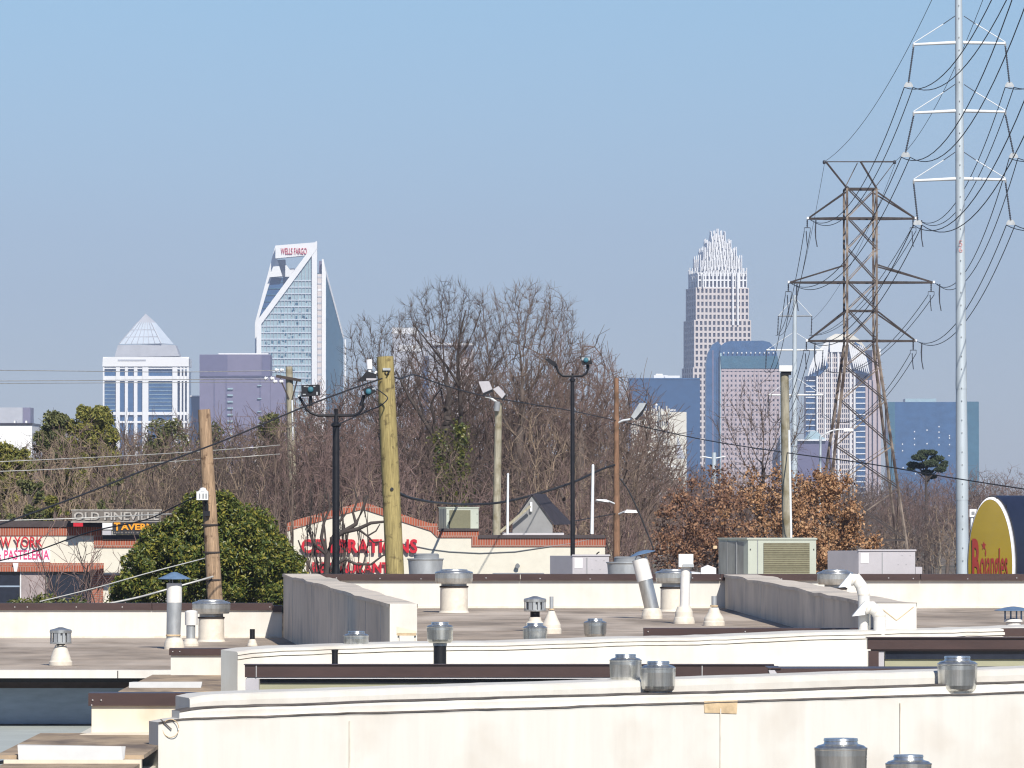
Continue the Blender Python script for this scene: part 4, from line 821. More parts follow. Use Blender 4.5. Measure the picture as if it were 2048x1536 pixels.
q = MB(); q.prism([P(a, b, D - .3) for a, b in ((715, 763), (734, 742), (752, 748), (752, 758))], (0, .5, 0), 'blackpaint'); q.box(X(733, D), X(753, D), D - .31, D + .2, Z(761, D), Z(757, D), 'lilac'); part('floodlight', q, t)
q = MB(); q.cyl(P(739, 738, D - .1), P(738, 719, D - .1), .09, .09, 'insulwhite', 12); q.cyl(P(739, 750, D - .1), P(739, 738, D - .1), .05, .05, 'insulwhite', 8); q.tube([P(740, 748, D), P(748, 752, D), P(752, 744, D), P(757, 744, D)], .04, 'insulwhite', 6); part('photocell', q, t)
q = MB(); a = Vector(P(774, 745, D - .27)); q.tube([a + Vector((math.cos(k) * .055, 0, math.sin(k) * .065)) for k in np.linspace(0, 6.28, 14)], .016, 'blackpaint', 5); q.box(a.x - .12, a.x + .1, D - .3, D - .2, a.z + .06, a.z + .13, 'galvdull'); part('hook', q, t)
D3 = 265; q = MB(); g, tp = wpole(q, (993, 1065), (997, 806), D3, 17, 14, 'woodgrey'); t = thing('light_pole', 'pale wooden pole with two white floodlights behind the air conditioner', 'light pole', g); part('pole', q, t)
for pts, nm in ((((957, 763), (978, 762), (985, 778), (966, 786)), 0), (((986, 778), (997, 772), (1011, 788), (1004, 797)), 1)):
    q = MB(); q.prism([P(a, b, D3 - .4) for a, b in pts], (0, .5, 0), 'lilac'); hd = part('floodlight', q, t)
    q = MB(); q.prism([P(a + (.8 if nm else .3) * 1.2, b + 5.5, D3 - .38) for a, b in pts[2:]] + [P(a, b + .4, D3 - .38) for a, b in pts[:1:-1]], (0, .4, 0), 'blackpaint'); part('lamp_glass', q, hd)
q = MB(); q.tube([P(970, 793, D3 - .2), P(980, 795, D3 - .2), P(990, 802, D3 - .1), P(996, 806, D3)], .05, 'steelwhite', 6); q.cyl(P(993, 822, D3 - .3), P(995, 803, D3 - .3), .13, .13, 'greysteel', 10); part('bracket', q, t)
D4 = 268; q = MB(); g, tp = wpole(q, (1233, 1108), (1233, 756), D4, 15, 9, 'woodbrown'); t = thing('light_pole', 'slim reddish brown wooden pole with a tilted grey floodlight', 'light pole', g); part('pole', q, t)
q = MB(); q.prism([P(a, b, D4 - .5) for a, b in ((1262, 833), (1279, 806), (1292, 806), (1284, 826), (1268, 838))], (0, .5, 0), 'galvdull'); hd = part('floodlight', q, t)
q = MB(); q.prism([P(a, b, D4 - .52) for a, b in ((1270, 838), (1286, 818), (1292, 807), (1294, 810), (1284, 830), (1274, 840))], (0, .5, 0), 'blackpaint'); part('lamp_glass', q, hd)
q = MB(); q.tube([P(1236, 846, D4), P(1246, 841, D4 - .2), P(1264, 838, D4 - .3)], .05, 'steelwhite', 6); part('bracket', q, t)
for px, py, sx in ((1204, 1001, -1), (1262, 1022, 1)):
    q = MB(); q.tube([P(1233, py + 8, D4), P(1233 + sx * 14, py + 2, D4 - .3), P(px - sx * 8, py, D4 - .5)], .04, 'steelwhite', 6)
    a = P(px, py, D4 - .5); q.hexa([(a[0] - .3, a[1] - .15, a[2] - .08 - .1 * sx * (sx < 0)), (a[0] + .3, a[1] - .15, a[2] - .08), (a[0] + .3, a[1] + .15, a[2] - .08), (a[0] - .3, a[1] + .15, a[2] - .08)], [(a[0] - .2, a[1] - .1, a[2] + .06), (a[0] + .22, a[1] - .1, a[2] + .04), (a[0] + .22, a[1] + .1, a[2] + .04), (a[0] - .2, a[1] + .1, a[2] + .06)], 'steelwhite'); part('lamp_head', q, t)
D5 = 235; q = MB(); g, tp = wpole(q, (1574, 1075), (1569, 746), D5, 20, 17, 'woodgrey'); t = thing('utility_pole', 'grey wooden pole with a white box cap and pale side conduit', 'pole', g); part('pole', q, t)
q = MB(); q.box(X(1558, D5), X(1584, D5), D5 - .3, D5 + .3, Z(743, D5), Z(731, D5), 'white'); q.box(X(1562, D5), X(1582, D5), D5 - .2, D5 + .2, Z(750, D5), Z(743, D5) - .004, 'blackpaint'); part('box_cap', q, t)
q = MB(); q.cyl(P(1582, 1090, D5 - .1), P(1578, 860, D5 - .1), .055, .055, 'steelwhite', 8); part('conduit', q, t)
D6 = 330; q = MB(); g, tp = wpole(q, (583, 900), (578, 733), D6, 17, 14, 'woodgrey'); t = thing('utility_pole', 'distant wooden pole with a dark cross arm and white insulators', 'pole', g); part('pole', q, t)
q = MB(); q.bar(P(552, 752, D6 - .3), P(602, 761, D6 - .3), .14, 'barkdark', .16); q.bar(P(560, 757, D6 - .25), P(578, 798, D6 - .2), .07, 'barkdark'); q.bar(P(594, 761, D6 - .25), P(584, 800, D6 - .2), .07, 'barkdark'); part('cross_arm', q, t)
for px, py in ((552, 740), (562, 740), (531, 757), (543, 757), (549, 763), (561, 763)):
    q = MB(); q.lathe(P(px - 3, py, D6 - .3), [(0, 0), (.06, .01), (.11, .06), (.11, .1), (.06, .14), (.1, .18), (.05, .24), (0, .25)], 'insulwhite', 10, axis=(1, 0, 0)); part('insulator', q, t)
q = MB(); q.cyl(P(584, 800, D6 - .25), P(586, 880, D6 - .25), .05, .05, 'steelwhite', 6); part('conduit', q, t)

# ---------------------------------------------------------------- black car-park lamps
def lamp(px, D, base_px, top, wb, wt, arm_y, fin_y, arms, label, heads):
    g = P(base_px, 1000, D); s = F / D; t = thing('parking_lamp', label, 'lamp post', (g[0], D, 0), 'black car park lamp posts')
    q = MB(); q.cyl((g[0], D, 0), P(px, top, D), wb / 2 / s, wt / 2 / s, 'blackpaint', 14); q.cyl(P(px, top + 1, D), P(px, arm_y, D), wt * .32 / s, wt * .3 / s, 'blackpaint', 10); q.lathe(P(px, top + 6, D), [(wt * .5 / s, 0), (wt * .72 / s, .03), (wt * .72 / s, .1), (wt * .4 / s, .16)], 'blackpaint', 14); q.cyl(P(px, arm_y, D), P(px, fin_y, D), wt * .22 / s, wt * .3 / s, 'blackpaint', 8); part('pole', q, t)
    q = MB(); q.tube([P(a, b, D) for a, b in arms], .045, 'blackpaint', 8); part('cross_arm', q, t)
    for h in heads:
        q = MB(); q.prism([P(a, b, D - .25) for a, b in h[0]], (0, h[1], 0), h[2]); hd = part('lamp_head', q, t)
        q = MB(); q.cyl(P(h[3][0], h[3][1], D), P(h[3][2], h[3][3], D), .07, .05, 'blackpaint', 8); part('bracket', q, hd)
        if len(h) > 4:
            q = MB(); q.lathe(P(h[4][0], h[4][1], D - .26), [(.10, .0), (.09, .05), (.05, .08), (0, .09)], 'teal', 12, axis=(0, -1, 0)); part('driver_box', q, hd)
            q = MB()
            for k in h[5]: q.box(X(k[0], D), X(k[1], D), D - .256, D - .251, Z(k[3], D), Z(k[2], D), 'galvdull')
            part('heat_fin', q, hd)
lamp(672, 200, 672, 848, 16, 14, 830, 818, [(598, 793), (606, 806), (613, 818), (622, 826), (636, 831), (672, 831), (706, 831), (718, 826), (725, 817), (727, 806)], 'black lamp post with blue backed floodlights left of the greenish pole',
     [([(603, 770), (639, 769), (640, 791), (602, 793)], .35, 'blackpaint', (621, 812, 621, 792), (621, 779), ((608, 612, 772, 774), (613, 618, 773, 774.5), (627, 631, 772, 774), (606, 612, 788, 790), (633, 636, 784, 790))),
      ([(725, 778), (744, 771), (752, 783), (732, 795)], .6, 'blackpaint', (722, 812, 728, 790), (737, 783), ((745, 751, 776, 779),))])
q = MB(); q.bar(P(597, 790, 200), P(612, 817, 200), .05, 'steelwhite'); solo('flood_bracket', q, 'white rod along the left arm of the lamp with blue backed lights', 'rod', P(612, 817, 200))
lamp(1145, 230, 1145.5, 758, 10.5, 8, 752, 747, [(1112, 728), (1114, 738), (1118, 746), (1126, 752), (1145, 752.5), (1164, 752), (1172, 747), (1176, 739), (1177, 730)], 'black lamp post with a square lit panel at right, before the bare trees',
     [([(1088, 717), (1098, 717), (1111, 724), (1114, 731), (1106, 732)], .4, 'blackpaint', (1112, 735, 1110, 727)), ([(1160, 713), (1181, 713), (1185, 728), (1165, 730)], .35, 'blackpaint', (1176, 738, 1175, 728), (1172, 720), ((1163, 1180, 715, 721),))])

# ---------------------------------------------------------------- round yellow sign
Dy = 190; t = thing('oval_sign', 'tall yellow oval sign with dark red script and a dark drum behind', 'sign', (X(2000, Dy), Dy, Z(1290, Dy)))
cx_, cy_, rx_, ry_ = 1980, 1132, 44, 135
def oval(rx, ry, D, cx=cx_, cy=cy_, n=72): return [(X(cx + rx * math.cos(i / n * 6.28318), D), D, Z(cy - ry * math.sin(i / n * 6.28318), D)) for i in range(n)]
q = MB(); a = oval(44, 133, Dy - .09); n = 72; c = P(cx_, cy_, Dy - .16); mid = oval(30, 98, Dy - .15)
q.add(a + mid + [c], [(i, (i + 1) % n, n + (i + 1) % n, n + i) for i in range(n)] + [(n + i, n + (i + 1) % n, 2 * n) for i in range(n)], 'signyellow', True); part('face', q, t)
q = MB(); a = oval(47, 138, Dy - .07, cx_ + 2); b = oval(44.2, 133.4, Dy - .10); c2 = oval(47, 138, Dy + .25, cx_ + 4)
q.add(a + b, [(i, n + i, n + (i + 1) % n, (i + 1) % n) for i in range(n)], 'banner'); q.add(a + c2, [(i, (i + 1) % n, n + (i + 1) % n, n + i) for i in range(n)], 'banner'); part('rim', q, t)
q = MB(); a = oval(50, 141, Dy + .26, cx_ + 4); b = oval(50, 141, Dy + 2.6, cx_ + 85)
q.add(a + b, [(i, (i + 1) % n, n + (i + 1) % n, n + i) for i in range(n)], 'signnavy', True); q.add(a, [tuple(range(n))], 'signblack'); q.add(b, [tuple(range(n - 1, -1, -1))], 'signnavy'); part('drum', q, t)
q = MB(); text_mb(q, 'B', X(1943, Dy), X(1958, Dy), Dy - .175, Z(1172, Dy), Z(1077, Dy), 'signred', .02, .03); text_mb(q, 'ojangles', X(1959, Dy), X(2014, Dy), Dy - .175, Z(1178, Dy), Z(1096, Dy), 'signred', .02, .015)
q.prism([P(x, y, Dy - .18) for x, y in ((1967, 1083), (1969.5, 1088), (1972, 1088), (1969.7, 1093), (1971, 1100), (1967.5, 1096), (1964, 1100), (1965.3, 1093), (1963, 1088), (1965.5, 1088))], (0, .02, 0), 'signred'); part('lettering', q, t)
q = MB(); q.cyl((X(2030, Dy + .5), Dy + 1.2, 0), (X(2030, Dy + .5), Dy + 1.2, Z(1180, Dy)), .22, .2, 'blackpaint', 14); part('post', q, t)
q = MB()
for px, py in ((1993, 995), (1980, 993), (2012, 1010)): q.tube([P(px, py + 6, Dy), P(px, py - 1, Dy)], .02, 'blackpaint', 5)
part('eye_bolt', q, t)
Dw = 260; t = thing('small_sign', 'small white sign plate peeping out between the pale pole and yellow oval', 'sign', (X(1947, Dw), Dw, 0))
q = MB(); q.box(X(1939, Dw), X(1953, Dw), Dw, Dw + .1, Z(1034, Dw), Z(1018, Dw), 'banner'); part('plate', q, t); q = MB(); q.box(X(1943, Dw), X(1949, Dw), Dw - .02, Dw - .004, Z(1029, Dw), Z(1023, Dw), 'greysteel'); part('mark', q, t)
q = MB(); q.cyl((X(1944, Dw), Dw + .12, 0), (X(1944, Dw), Dw + .12, Z(1022, Dw)), .07, .07, 'steelwhite', 8); part('post', q, t)

# ---------------------------------------------------------------- transmission line
DM, DL, DF = 400., 560., 800.
def lerp(a, b, t): return a + (b - a) * t
def span(A, B, sag, n=28, t0=0., t1=1.):
    A = Vector(A); B = Vector(B); out = []
    for i in range(n + 1):
        t = t0 + (t1 - t0) * i / n; p = A + (B - A) * t; out.append(p + Vector((0, 0, -4 * sag * t * (1 - t))))
    return out
NW = [0]
def wire(pts, r, label, m='wire', name='power_line', cat='power line', group=None):
    b = tuple(pts[0]); q = MB(); q.tube(pts, r, m, 5); return solo(name, q, label, cat, b, group)
# monopole with three pairs of arms
t = thing('transmission_pole', 'tall pale tapered steel pole with three white cross arms, nearest at right', 'pylon', (X(1924, DM), DM, 0)); s = F / DM
q = MB(); zt = Z(-70, DM); zs = [0, Z(1000, DM), Z(778, DM), Z(720, DM), Z(400, DM), zt]; n = 12
def pr(z): return lerp(13.6, 7.0, (z - 0) / zt) / s
def pxx(z): return X(lerp(1925.5, 1918, z / zt), DM)
for i in range(5):
    a, b = zs[i], zs[i + 1]; q.cyl((pxx(a), DM, a), (pxx(b), DM, b), pr(a) * (1.05 if i in (1, 2) else 1.0), pr(b), 'steelblue', n, i in (1, 4))
part('shaft', q, t)
q = MB()
for k in range(40):
    for off in (0, 1):
        z = 2.5 + k * 2.0 * 1.33 * .8 + off * .85
        if z < zt - 1: q.box(pxx(z) - .028, pxx(z) + .028, DM - pr(z) - .06, DM - pr(z) + .03, z, z + .07, 'greysteel')
c = part('step_bolt', q, t); c['kind'] = 'stuff'
q = MB()
for ch, y0, y1 in (('5', 493, 481), ('6', 505, 494)): text_mb(q, ch, pxx(Z(490, DM)) - .12, pxx(Z(490, DM)) + .12, DM - pr(Z(490, DM)) - .02, Z(y0, DM), Z(y1, DM), 'fadedred', .015, -.004)
part('pole_number', q, t)
ARM = (85, 222, 358); LT = [(1818, 170), (1812, 310), (1836, 446)]; RT = [(2020, 170), (2028, 312), (2022, 446)]
MY = {}
for k, y in enumerate(ARM):
    for side, tip in ((-1, 1828), (1, 2012)):
        q = MB(); c0 = (X(1920, DM) + side * .25, DM, Z(y - 1, DM)); tp = P(tip, y + (3 if side < 0 else 1), DM)
        q.cyl(c0, tp, .12, .085, 'steelwhite', 8); q.box(tp[0] - .06, tp[0] + .06, DM - .06, DM + .06, tp[2] - .2, tp[2] + .05, 'greysteel'); arm = part('cross_arm', q, t)
        q = MB(); up = (X(1920, DM) + side * .3, DM, Z(y - 54, DM)); m1 = Vector(up).lerp(Vector(tp), .28); q.cyl(up, m1, .028, .03, 'insul', 6); q.cyl(m1, (tp[0], DM, tp[2] + .1), .035, .03, 'steelwhite', 6); part('brace', q, arm)
        yk = (LT if side < 0 else RT)[k]; a = Vector((tp[0], DM, tp[2] - .2)); b = Vector(P(yk[0], yk[1] - 6, DM))
        q = MB(); nn = 16; pts = [a.lerp(b, i / (2 * nn)) for i in range(2 * nn + 1)]; q.tube(pts, [.035 if i % 2 else .075 for i in range(2 * nn + 1)], 'insul', 8); ins = part('insulator', q, arm)
        q = MB(); cc = Vector(P(yk[0], yk[1], DM)); w = .29
        q.prism([cc + Vector(v) for v in ((-w, -.03, -.12), (w, -.03, -.12), (w, -.03, .02), (.16, -.03, .22), (-.16, -.03, .22), (-w, -.03, .02))], (0, .06, 0), 'galvdull'); part('yoke_plate', q, ins)
        MY[(k, side)] = [cc + Vector((-w, 0, -.13)), cc + Vector((w, 0, -.13))]
# lattice tower
def LP(px, py, dy=0.): return Vector(P(px, py, DL)) + Vector((0, dy, 0))
LX = X(1721, DL); zL0 = 0.
t = thing('lattice_tower', 'rusty brown steel lattice tower with three cross arms', 'pylon', (LX, DL, 0)); s = F / DL
lev = [378, 437, 500, 565, 622, 682, 735, 803, 893, 977, 1080, 1186]
def hw(y): return 29.5 if y <= 690 else 29.5 + (y - 690) * .133
rot = R(3)
def leg(i, y):
    w = hw(y) / s; a = ((-1, -1), (1, -1), (1, 1), (-1, 1))[i]; x, yy = a[0] * w, a[1] * w
    return Vector((LX + x * math.cos(rot) - yy * math.sin(rot), DL + x * math.sin(rot) + yy * math.cos(rot), max(0, Z(y, DL))))
for i in range(4):
    q = MB()
    for a, b in ((378, 690), (690, 1186)): q.bar(leg(i, a), leg(i, b), .20, 'rust')
    part('leg', q, t)
q = MB()
for f in range(4):
    i, j = f, (f + 1) % 4
    for k in range(len(lev) - 1):
        a, b = lev[k], lev[k + 1]
        if f == 0:
            o_ = Vector((0, -.02, .22)); q.bar(leg(i, a), leg(j, b), .12, 'rustdark'); q.bar(leg(i, a) + o_, leg(j, b) + o_, .08, 'rustdark'); q.bar(leg(j, a), leg(i, b), .10, 'rust')
        elif f == 2: q.bar(leg(i, a), leg(j, b), .06, 'rust')
        else: q.bar(leg(i, a), leg(j, b), .06, 'rust')
        if a in (378, 437, 565, 622, 682, 1080) : q.bar(leg(i, a), leg(j, a), .15, 'rustdark')
part('bracing', q, t)
q = MB()
for k in range(46):
    y = 380 + k * 15; p = leg(1, y); q.bar(p, p + Vector((.28, -.05, 0)), .035, 'rust')
c = part('climbing_peg', q, t); c['kind'] = 'stuff'
LA = {}
for k, (y, yc, l, r) in enumerate(((437, 384, 1616, 1832), (565, 530, 1578, 1868), (682, 622, 1614, 1832))):
    for side, tip in ((-1, l), (1, r)):
        q = MB(); T = LP(tip, y); fr = [leg(0 if side < 0 else 1, y), leg(3 if side < 0 else 2, y)]; fu = [leg(0 if side < 0 else 1, yc), leg(3 if side < 0 else 2, yc)]
        for p in fr: q.bar(p, T, .19, 'rustdark')
        for p in fu: q.bar(p, T, .13, 'rustdark')
        q.bar(fr[0].lerp(T, .5), fr[1].lerp(T, .5), .08, 'rust'); q.box(T.x - .1, T.x + .1, DL - .15, DL + .15, T.z - .05, T.z + .16, 'insulwhite'); arm = part('cross_arm', q, t)
        # suspension links, frame for twin conductors and hanging jumper
        H0 = T + Vector((side * -.1 - .15, 0, -.1)); H1 = H0 + Vector((0, 0, -.75))
        q = MB(); q.tube([H0.lerp(H1, i / 8) for i in range(9)], [.05 if i % 2 else .08 for i in range(9)], 'insul', 6); q.bar(H1 + Vector((-.28, 0, 0)), H1 + Vector((.28, 0, 0)), .07, 'insul'); q.bar(H1 + Vector((-.28, 0, 0)), H1 + Vector((-.28, 0, -.3)), .05, 'insul'); q.bar(H1 + Vector((.28, 0, 0)), H1 + Vector((.28, 0, -.3)), .05, 'insul'); part('insulator', q, arm)
        q = MB(); J = T + Vector((.75 if side < 0 else .55, -.2, -.15)); q.tube([J, J + Vector((-.05, 0, -.9)), J + Vector((-.02, 0, -1.7)), J + Vector((.12, 0, -2.5))], [.06, .07, .05, .05], 'insul', 6); q.tube([H1 + Vector((-.1, 0, -.3)), H1 + Vector((-.05, 0, -1.2)), H1 + Vector((.02, 0, -1.8))], .045, 'insul', 5); part('jumper', q, arm)
        LA[(k, side)] = [H1 + Vector((-.28, 0, -.3)), H1 + Vector((.28, 0, -.3))]; LA[(k, side, 't')] = [T + Vector((.1, -.15, -.04)), T + Vector((.3, -.1, -.12))]
q = MB(); tops = {-1: LP(1649, 323), 1: LP(1790, 323)}; mid = LP(1722, 323)
q.bar(tops[-1], mid, .09, 'rustdark'); q.bar(mid, tops[1], .13, 'rustdark')
q.bar(tops[-1] + Vector((.15, 0, 0)), leg(0, 378), .14, 'rustdark'); q.bar(mid, leg(1, 378), .14, 'rustdark'); q.bar(mid + Vector((-.3, 0, -.1)), leg(3, 378), .06, 'rust'); q.bar(tops[1], leg(2, 378), .05, 'rust')
part('earth_wire_peak', q, t)
for sd in (-1, 1):
    q = MB(); q.lathe(tops[sd] + Vector((0, 0, -.25)), [(0, 0), (.12, .05), (.16, .2), (.12, .36), (0, .42)], 'insul', 10); part('shackle', q, t)
# far steel pole
t = thing('transmission_pole', 'distant pale steel pole with white arms, behind the white capped wooden pole', 'pylon', (X(1589, DF), DF, 0)); s = F / DF
q = MB(); q.cyl((X(1588, DF), DF, 0), P(1590, 590, DF), .52, .26, 'steelblue', 10); part('shaft', q, t)
FY = {}
for k, (y, l, r) in enumerate(((632, 1557, 1624), (700, 1533, 1646), (790, 1537, 1646))):
    for side, tip in ((-1, l), (1, r)):
        q = MB(); T = Vector(P(tip, y, DF)); q.cyl(P(1589, y, DF), T, .15 if k else .1, .1 if k else .08, 'steelwhite' if k else 'greysteel', 6); arm = part('cross_arm', q, t)
        q = MB(); q.cyl(T, P(1589 + side * 4, y - 34, DF), .04, .04, 'steelwhite', 5); part('brace', q, arm)
        q = MB(); a = T; b = T + Vector((-.1, 0, -2.6)); q.tube([a.lerp(b, i / 12) for i in range(13)], [.05 if i % 2 else .09 for i in range(13)], 'insul', 6); part('insulator', q, arm); FY[(k, side)] = b
side_n = {-1: 'left', 1: 'right'}; lev_n = ('upper', 'middle', 'lower')
for k in range(3):
    for sd in (-1, 1):
        for j in range(2):
            g = 'twin conductors of the high voltage line'; cn = ('outer', 'inner')[j if sd < 0 else 1 - j]
            wire(span(MY[(k, sd)][j], LA[(k, sd, 't')][j], (3.3, 3.2, 2.6)[k] + j * .25), .032, f'{cn} wire from the {lev_n[k]} {side_n[sd]} arm of the lattice tower up to the steel pole', group=g)
            wire(span(LA[(k, sd)][j], FY[(k, sd)] + Vector(((j - .5) * .5, 0, 0)), 2.4 + .4 * k), .034, f'{cn} wire falling from the {lev_n[k]} {side_n[sd]} arm of the lattice tower into the distance', group=g)
# spans from the steel pole towards the viewer (past the right edge of the picture)
KX = .0165
def fit(A, p1, p2):
    """parabola in the vertical plane x = x0 - KX*(y0 - y) through A and two photographed points"""
    A = Vector(A); r = []
    for px, py in (p1, p2):
        k = (px - CX) / F; Dp = (A.x - KX * A.y) / (k - KX); r.append((A.y - Dp, Z(py, Dp) - A.z))
    (u1, w1), (u2, w2) = r; c = (w2 / u2 - w1 / u1) / (u2 - u1); b = w1 / u1 - c * u1; return b, c
near = {(0, -1): ((1883, 153), (1984, 0)), (1, -1): ((1885, 288), (2025, 0)), (2, -1): ((1909, 441), (2048, 205)), (0, 1): ((2048, 171), None), (1, 1): ((2048, 312), None), (2, 1): ((2048, 455), None)}
for (k, sd), (p1, p2) in near.items():
    for j in range(2):
        A = MY[(k, sd)][j]
        if p2: b, c = fit(MY[(k, sd)][0], p1, p2); b += -.004 * j
        else: b, c = fit(MY[(k, -1)][0], *near[(k, -1)]); b -= .0
        u_end = 265. if sd < 0 else 200
        pts = [Vector((A.x - KX * u, A.y - u, A.z + b * u + c * u * u)) for u in np.linspace(0, u_end, 40)]
        wire(pts, .03, f'{("outer", "inner")[j if sd < 0 else 1 - j]} wire sweeping out of the picture from the {lev_n[k]} {side_n[sd]} arm of the steel pole', group='twin conductors of the high voltage line')
wire(span(tops[-1], P(1866, -4, DM), 1.6), .022, 'thin earth wire from the left peak of the lattice tower up to the picture top', group='earth wires of the high voltage line')
wire(span(tops[1], P(1968, -4, DM), 1.6), .022, 'thin earth wire from the right peak of the lattice tower behind the steel pole', group='earth wires of the high voltage line')
wire(span(tops[-1] + Vector((0, 0, -.3)), P(1574, 640, DF), 2.), .02, 'thin earth wire falling left of the lattice tower to the distant steel pole', group='earth wires of the high voltage line')
wire(span(tops[1] + Vector((0, 0, -.3)), P(1624, 640, DF), 2.), .02, 'thin earth wire falling through the lattice tower to the distant steel pole', group='earth wires of the high voltage line')
# two more distant steel poles and a street lamp
for px, top, D_, arms, lab in ((1319, 818, 900, ((828, 1301, 1342), (932, 1295, 1360), (991, 1290, 1340)), 'distant pale pole with three short arms before the cream tower block'), (1428, 905, 1000, ((913, 1404, 1451),), 'far pale pole with one drooping cross arm above the russet trees')):
    t = thing('transmission_pole', lab, 'pylon', (X(px, D_), D_, 0)); q = MB(); q.cyl((X(px, D_), D_, 0), P(px, top, D_), .42, .24 if len(arms) > 1 else .38, 'steelblue' if len(arms) == 1 else 'galvdull', 8); part('shaft', q, t)
    for y, l, r in arms:
        q = MB(); c0 = Vector(P(px, y + 4, D_)); q.tube([P(l, y, D_), c0, P(r, y, D_)], .12, 'steelwhite' if y > 850 else 'greysteel', 5); part('cross_arm', q, t)
Dl = 420; t = thing('street_lamp', 'street lamp with long curved white arm before the fan topped tower', 'street lamp', (X(1638, Dl), Dl, 0)); q = MB(); q.cyl((X(1638, Dl), Dl, 0), P(1641, 872, Dl), .12, .08, 'steelblue', 8); part('pole', q, t)
q = MB(); q.tube([P(1641, 874, Dl), P(1650, 868, Dl), P(1662, 862, Dl), P(1675, 859, Dl), P(1690, 859, Dl)], .055, 'steelwhite', 6); part('arm', q, t)
q = MB(); a = P(1703, 860, Dl); q.hexa([(a[0] - .55, Dl - .2, a[2] - .1), (a[0] + .6, Dl - .15, a[2] - .07), (a[0] + .6, Dl + .15, a[2] - .07), (a[0] - .55, Dl + .2, a[2] - .1)], [(a[0] - .5, Dl - .12, a[2] + .13), (a[0] + .65, Dl - .08, a[2] + .03), (a[0] + .65, Dl + .08, a[2] + .03), (a[0] - .5, Dl + .12, a[2] + .13)], 'white'); part('lamp_head', q, t)
# ---------------------------------------------------------------- local cables
def cable(pp, r, label, m='wire', group=None, name='overhead_cable'):
    """pp = [(px, py, depth)] joined smoothly"""
    pts = [Vector(P(*p)) for p in pp]; out = []
    for i in range(len(pts) - 1):
        p0, p1, p2, p3 = pts[max(i - 1, 0)], pts[i], pts[i + 1], pts[min(i + 2, len(pts) - 1)]
        for k in range(8):
            t = k / 8; out.append(.5 * ((2 * p1) + (p2 - p0) * t + (2 * p0 - 5 * p1 + 4 * p2 - p3) * t * t + (3 * p1 - p0 - 3 * p2 + p3) * t ** 3))
    out.append(pts[-1]); b = tuple(out[0]); q = MB(); q.tube(out, r, m, 6); return solo(name, q, label, 'cable', b, group)
cable([(-40, 1063, 150), (150, 995, 155), (300, 936, 160), (450, 880, 165), (600, 817, 168), (700, 779, 171), (764, 757, 172.7)], .022, 'black cable rising from the far left to the top of the greenish pole')
cable([(775, 747, 172.6), (800, 757, 175), (830, 750, 182), (880, 768, 195), (960, 790, 215), (1060, 808, 238), (1145, 822, 250), (1232, 841, 268), (1400, 878, 262), (1570, 905, 235.2), (1740, 928, 228), (1900, 955, 222), (2100, 986, 215)], .022, 'long black cable running right from the greenish pole past the lamp and lattice tower')
cable([(753, 778, 172.6), (765, 786, 172.5), (775, 797, 172.4), (760, 812, 172.5), (740, 820, 176), (700, 838, 186), (674, 850, 200)], .018, 'thin drop wire from the greenish pole to the blue backed lamp')
cable([(784, 978, 172.7), (812, 993, 190), (845, 1001, 215), (880, 1006, 240), (935, 1009, 256), (1000, 1005, 260), (1070, 989, 262), (1145, 965, 264), (1200, 940, 267), (1232, 929, 268)], .05, 'heavy black cable rising over the grey gable to the brown pole')
cable([(1232, 948, 268), (1255, 978, 268), (1280, 1030, 268), (1308, 1100, 268)], .035, 'stay wire slanting down right of the brown pole')
cable([(-40, 740, 300), (150, 742, 310), (350, 744, 320), (552, 741, 329.7)], .02, 'upper bare wire running left from the far cross arm', 'wirelight', 'bare wires left of the far cross arm')
cable([(-40, 762, 300), (150, 761, 310), (350, 759, 320), (531, 758, 329.7)], .02, 'middle bare wire running left from the far cross arm', 'wirelight', 'bare wires left of the far cross arm')
cable([(-40, 767, 300), (150, 766, 310), (350, 765, 320), (549, 764, 329.7)], .018, 'lowest bare wire running left from the far cross arm', 'wirelight', 'bare wires left of the far cross arm')
cable([(-40, 925, 290), (120, 918, 292), (300, 909, 296), (480, 897, 300), (560, 890, 300)], .02, 'upper pale wire crossing the wood at far left', 'wirelight')
cable([(-40, 944, 290), (120, 938, 292), (300, 926, 296), (480, 914, 300), (560, 908, 300)], .02, 'lower darker wire crossing the wood at far left', 'wirelight')
cable([(-40, 1042, 243), (120, 1038, 243), (250, 1032, 243), (360, 1027, 242), (420, 1024, 241)], .025, 'white wire in front of the weathered roof sign', 'wirelight')
cable([(-40, 1130, 185), (60, 1106, 182), (180, 1064, 179), (290, 1040, 176), (352, 1012, 175), (409, 985, 173.3)], .02, 'thin dark wire crossing the shop front up to the brown pole')
cable([(80, 1203, 173), (190, 1176, 173), (300, 1145, 173), (400, 1119, 173), (423, 1113, 172.8)], .018, 'pale stay wire from lower left to the brown pole', 'wirelight', 'pale stay wires of the brown pole')
cable([(218, 1207, 172), (275, 1195, 172), (330, 1180, 172), (395, 1162, 172.3), (426, 1153, 172.7)], .03, 'thicker pale stay wire behind the blue hatted flue', 'wirelight', 'pale stay wires of the brown pole')
cable([(1005, 957, 400), (1100, 959, 400), (1200, 957, 400)], .03, 'pale wire through the bare trees left of the black lamp post', 'wirelight')
cable([(1110, 1048, 259), (1160, 1040, 262), (1232, 1027, 268)], .022, 'thin wire from the grey gable to the brown pole')
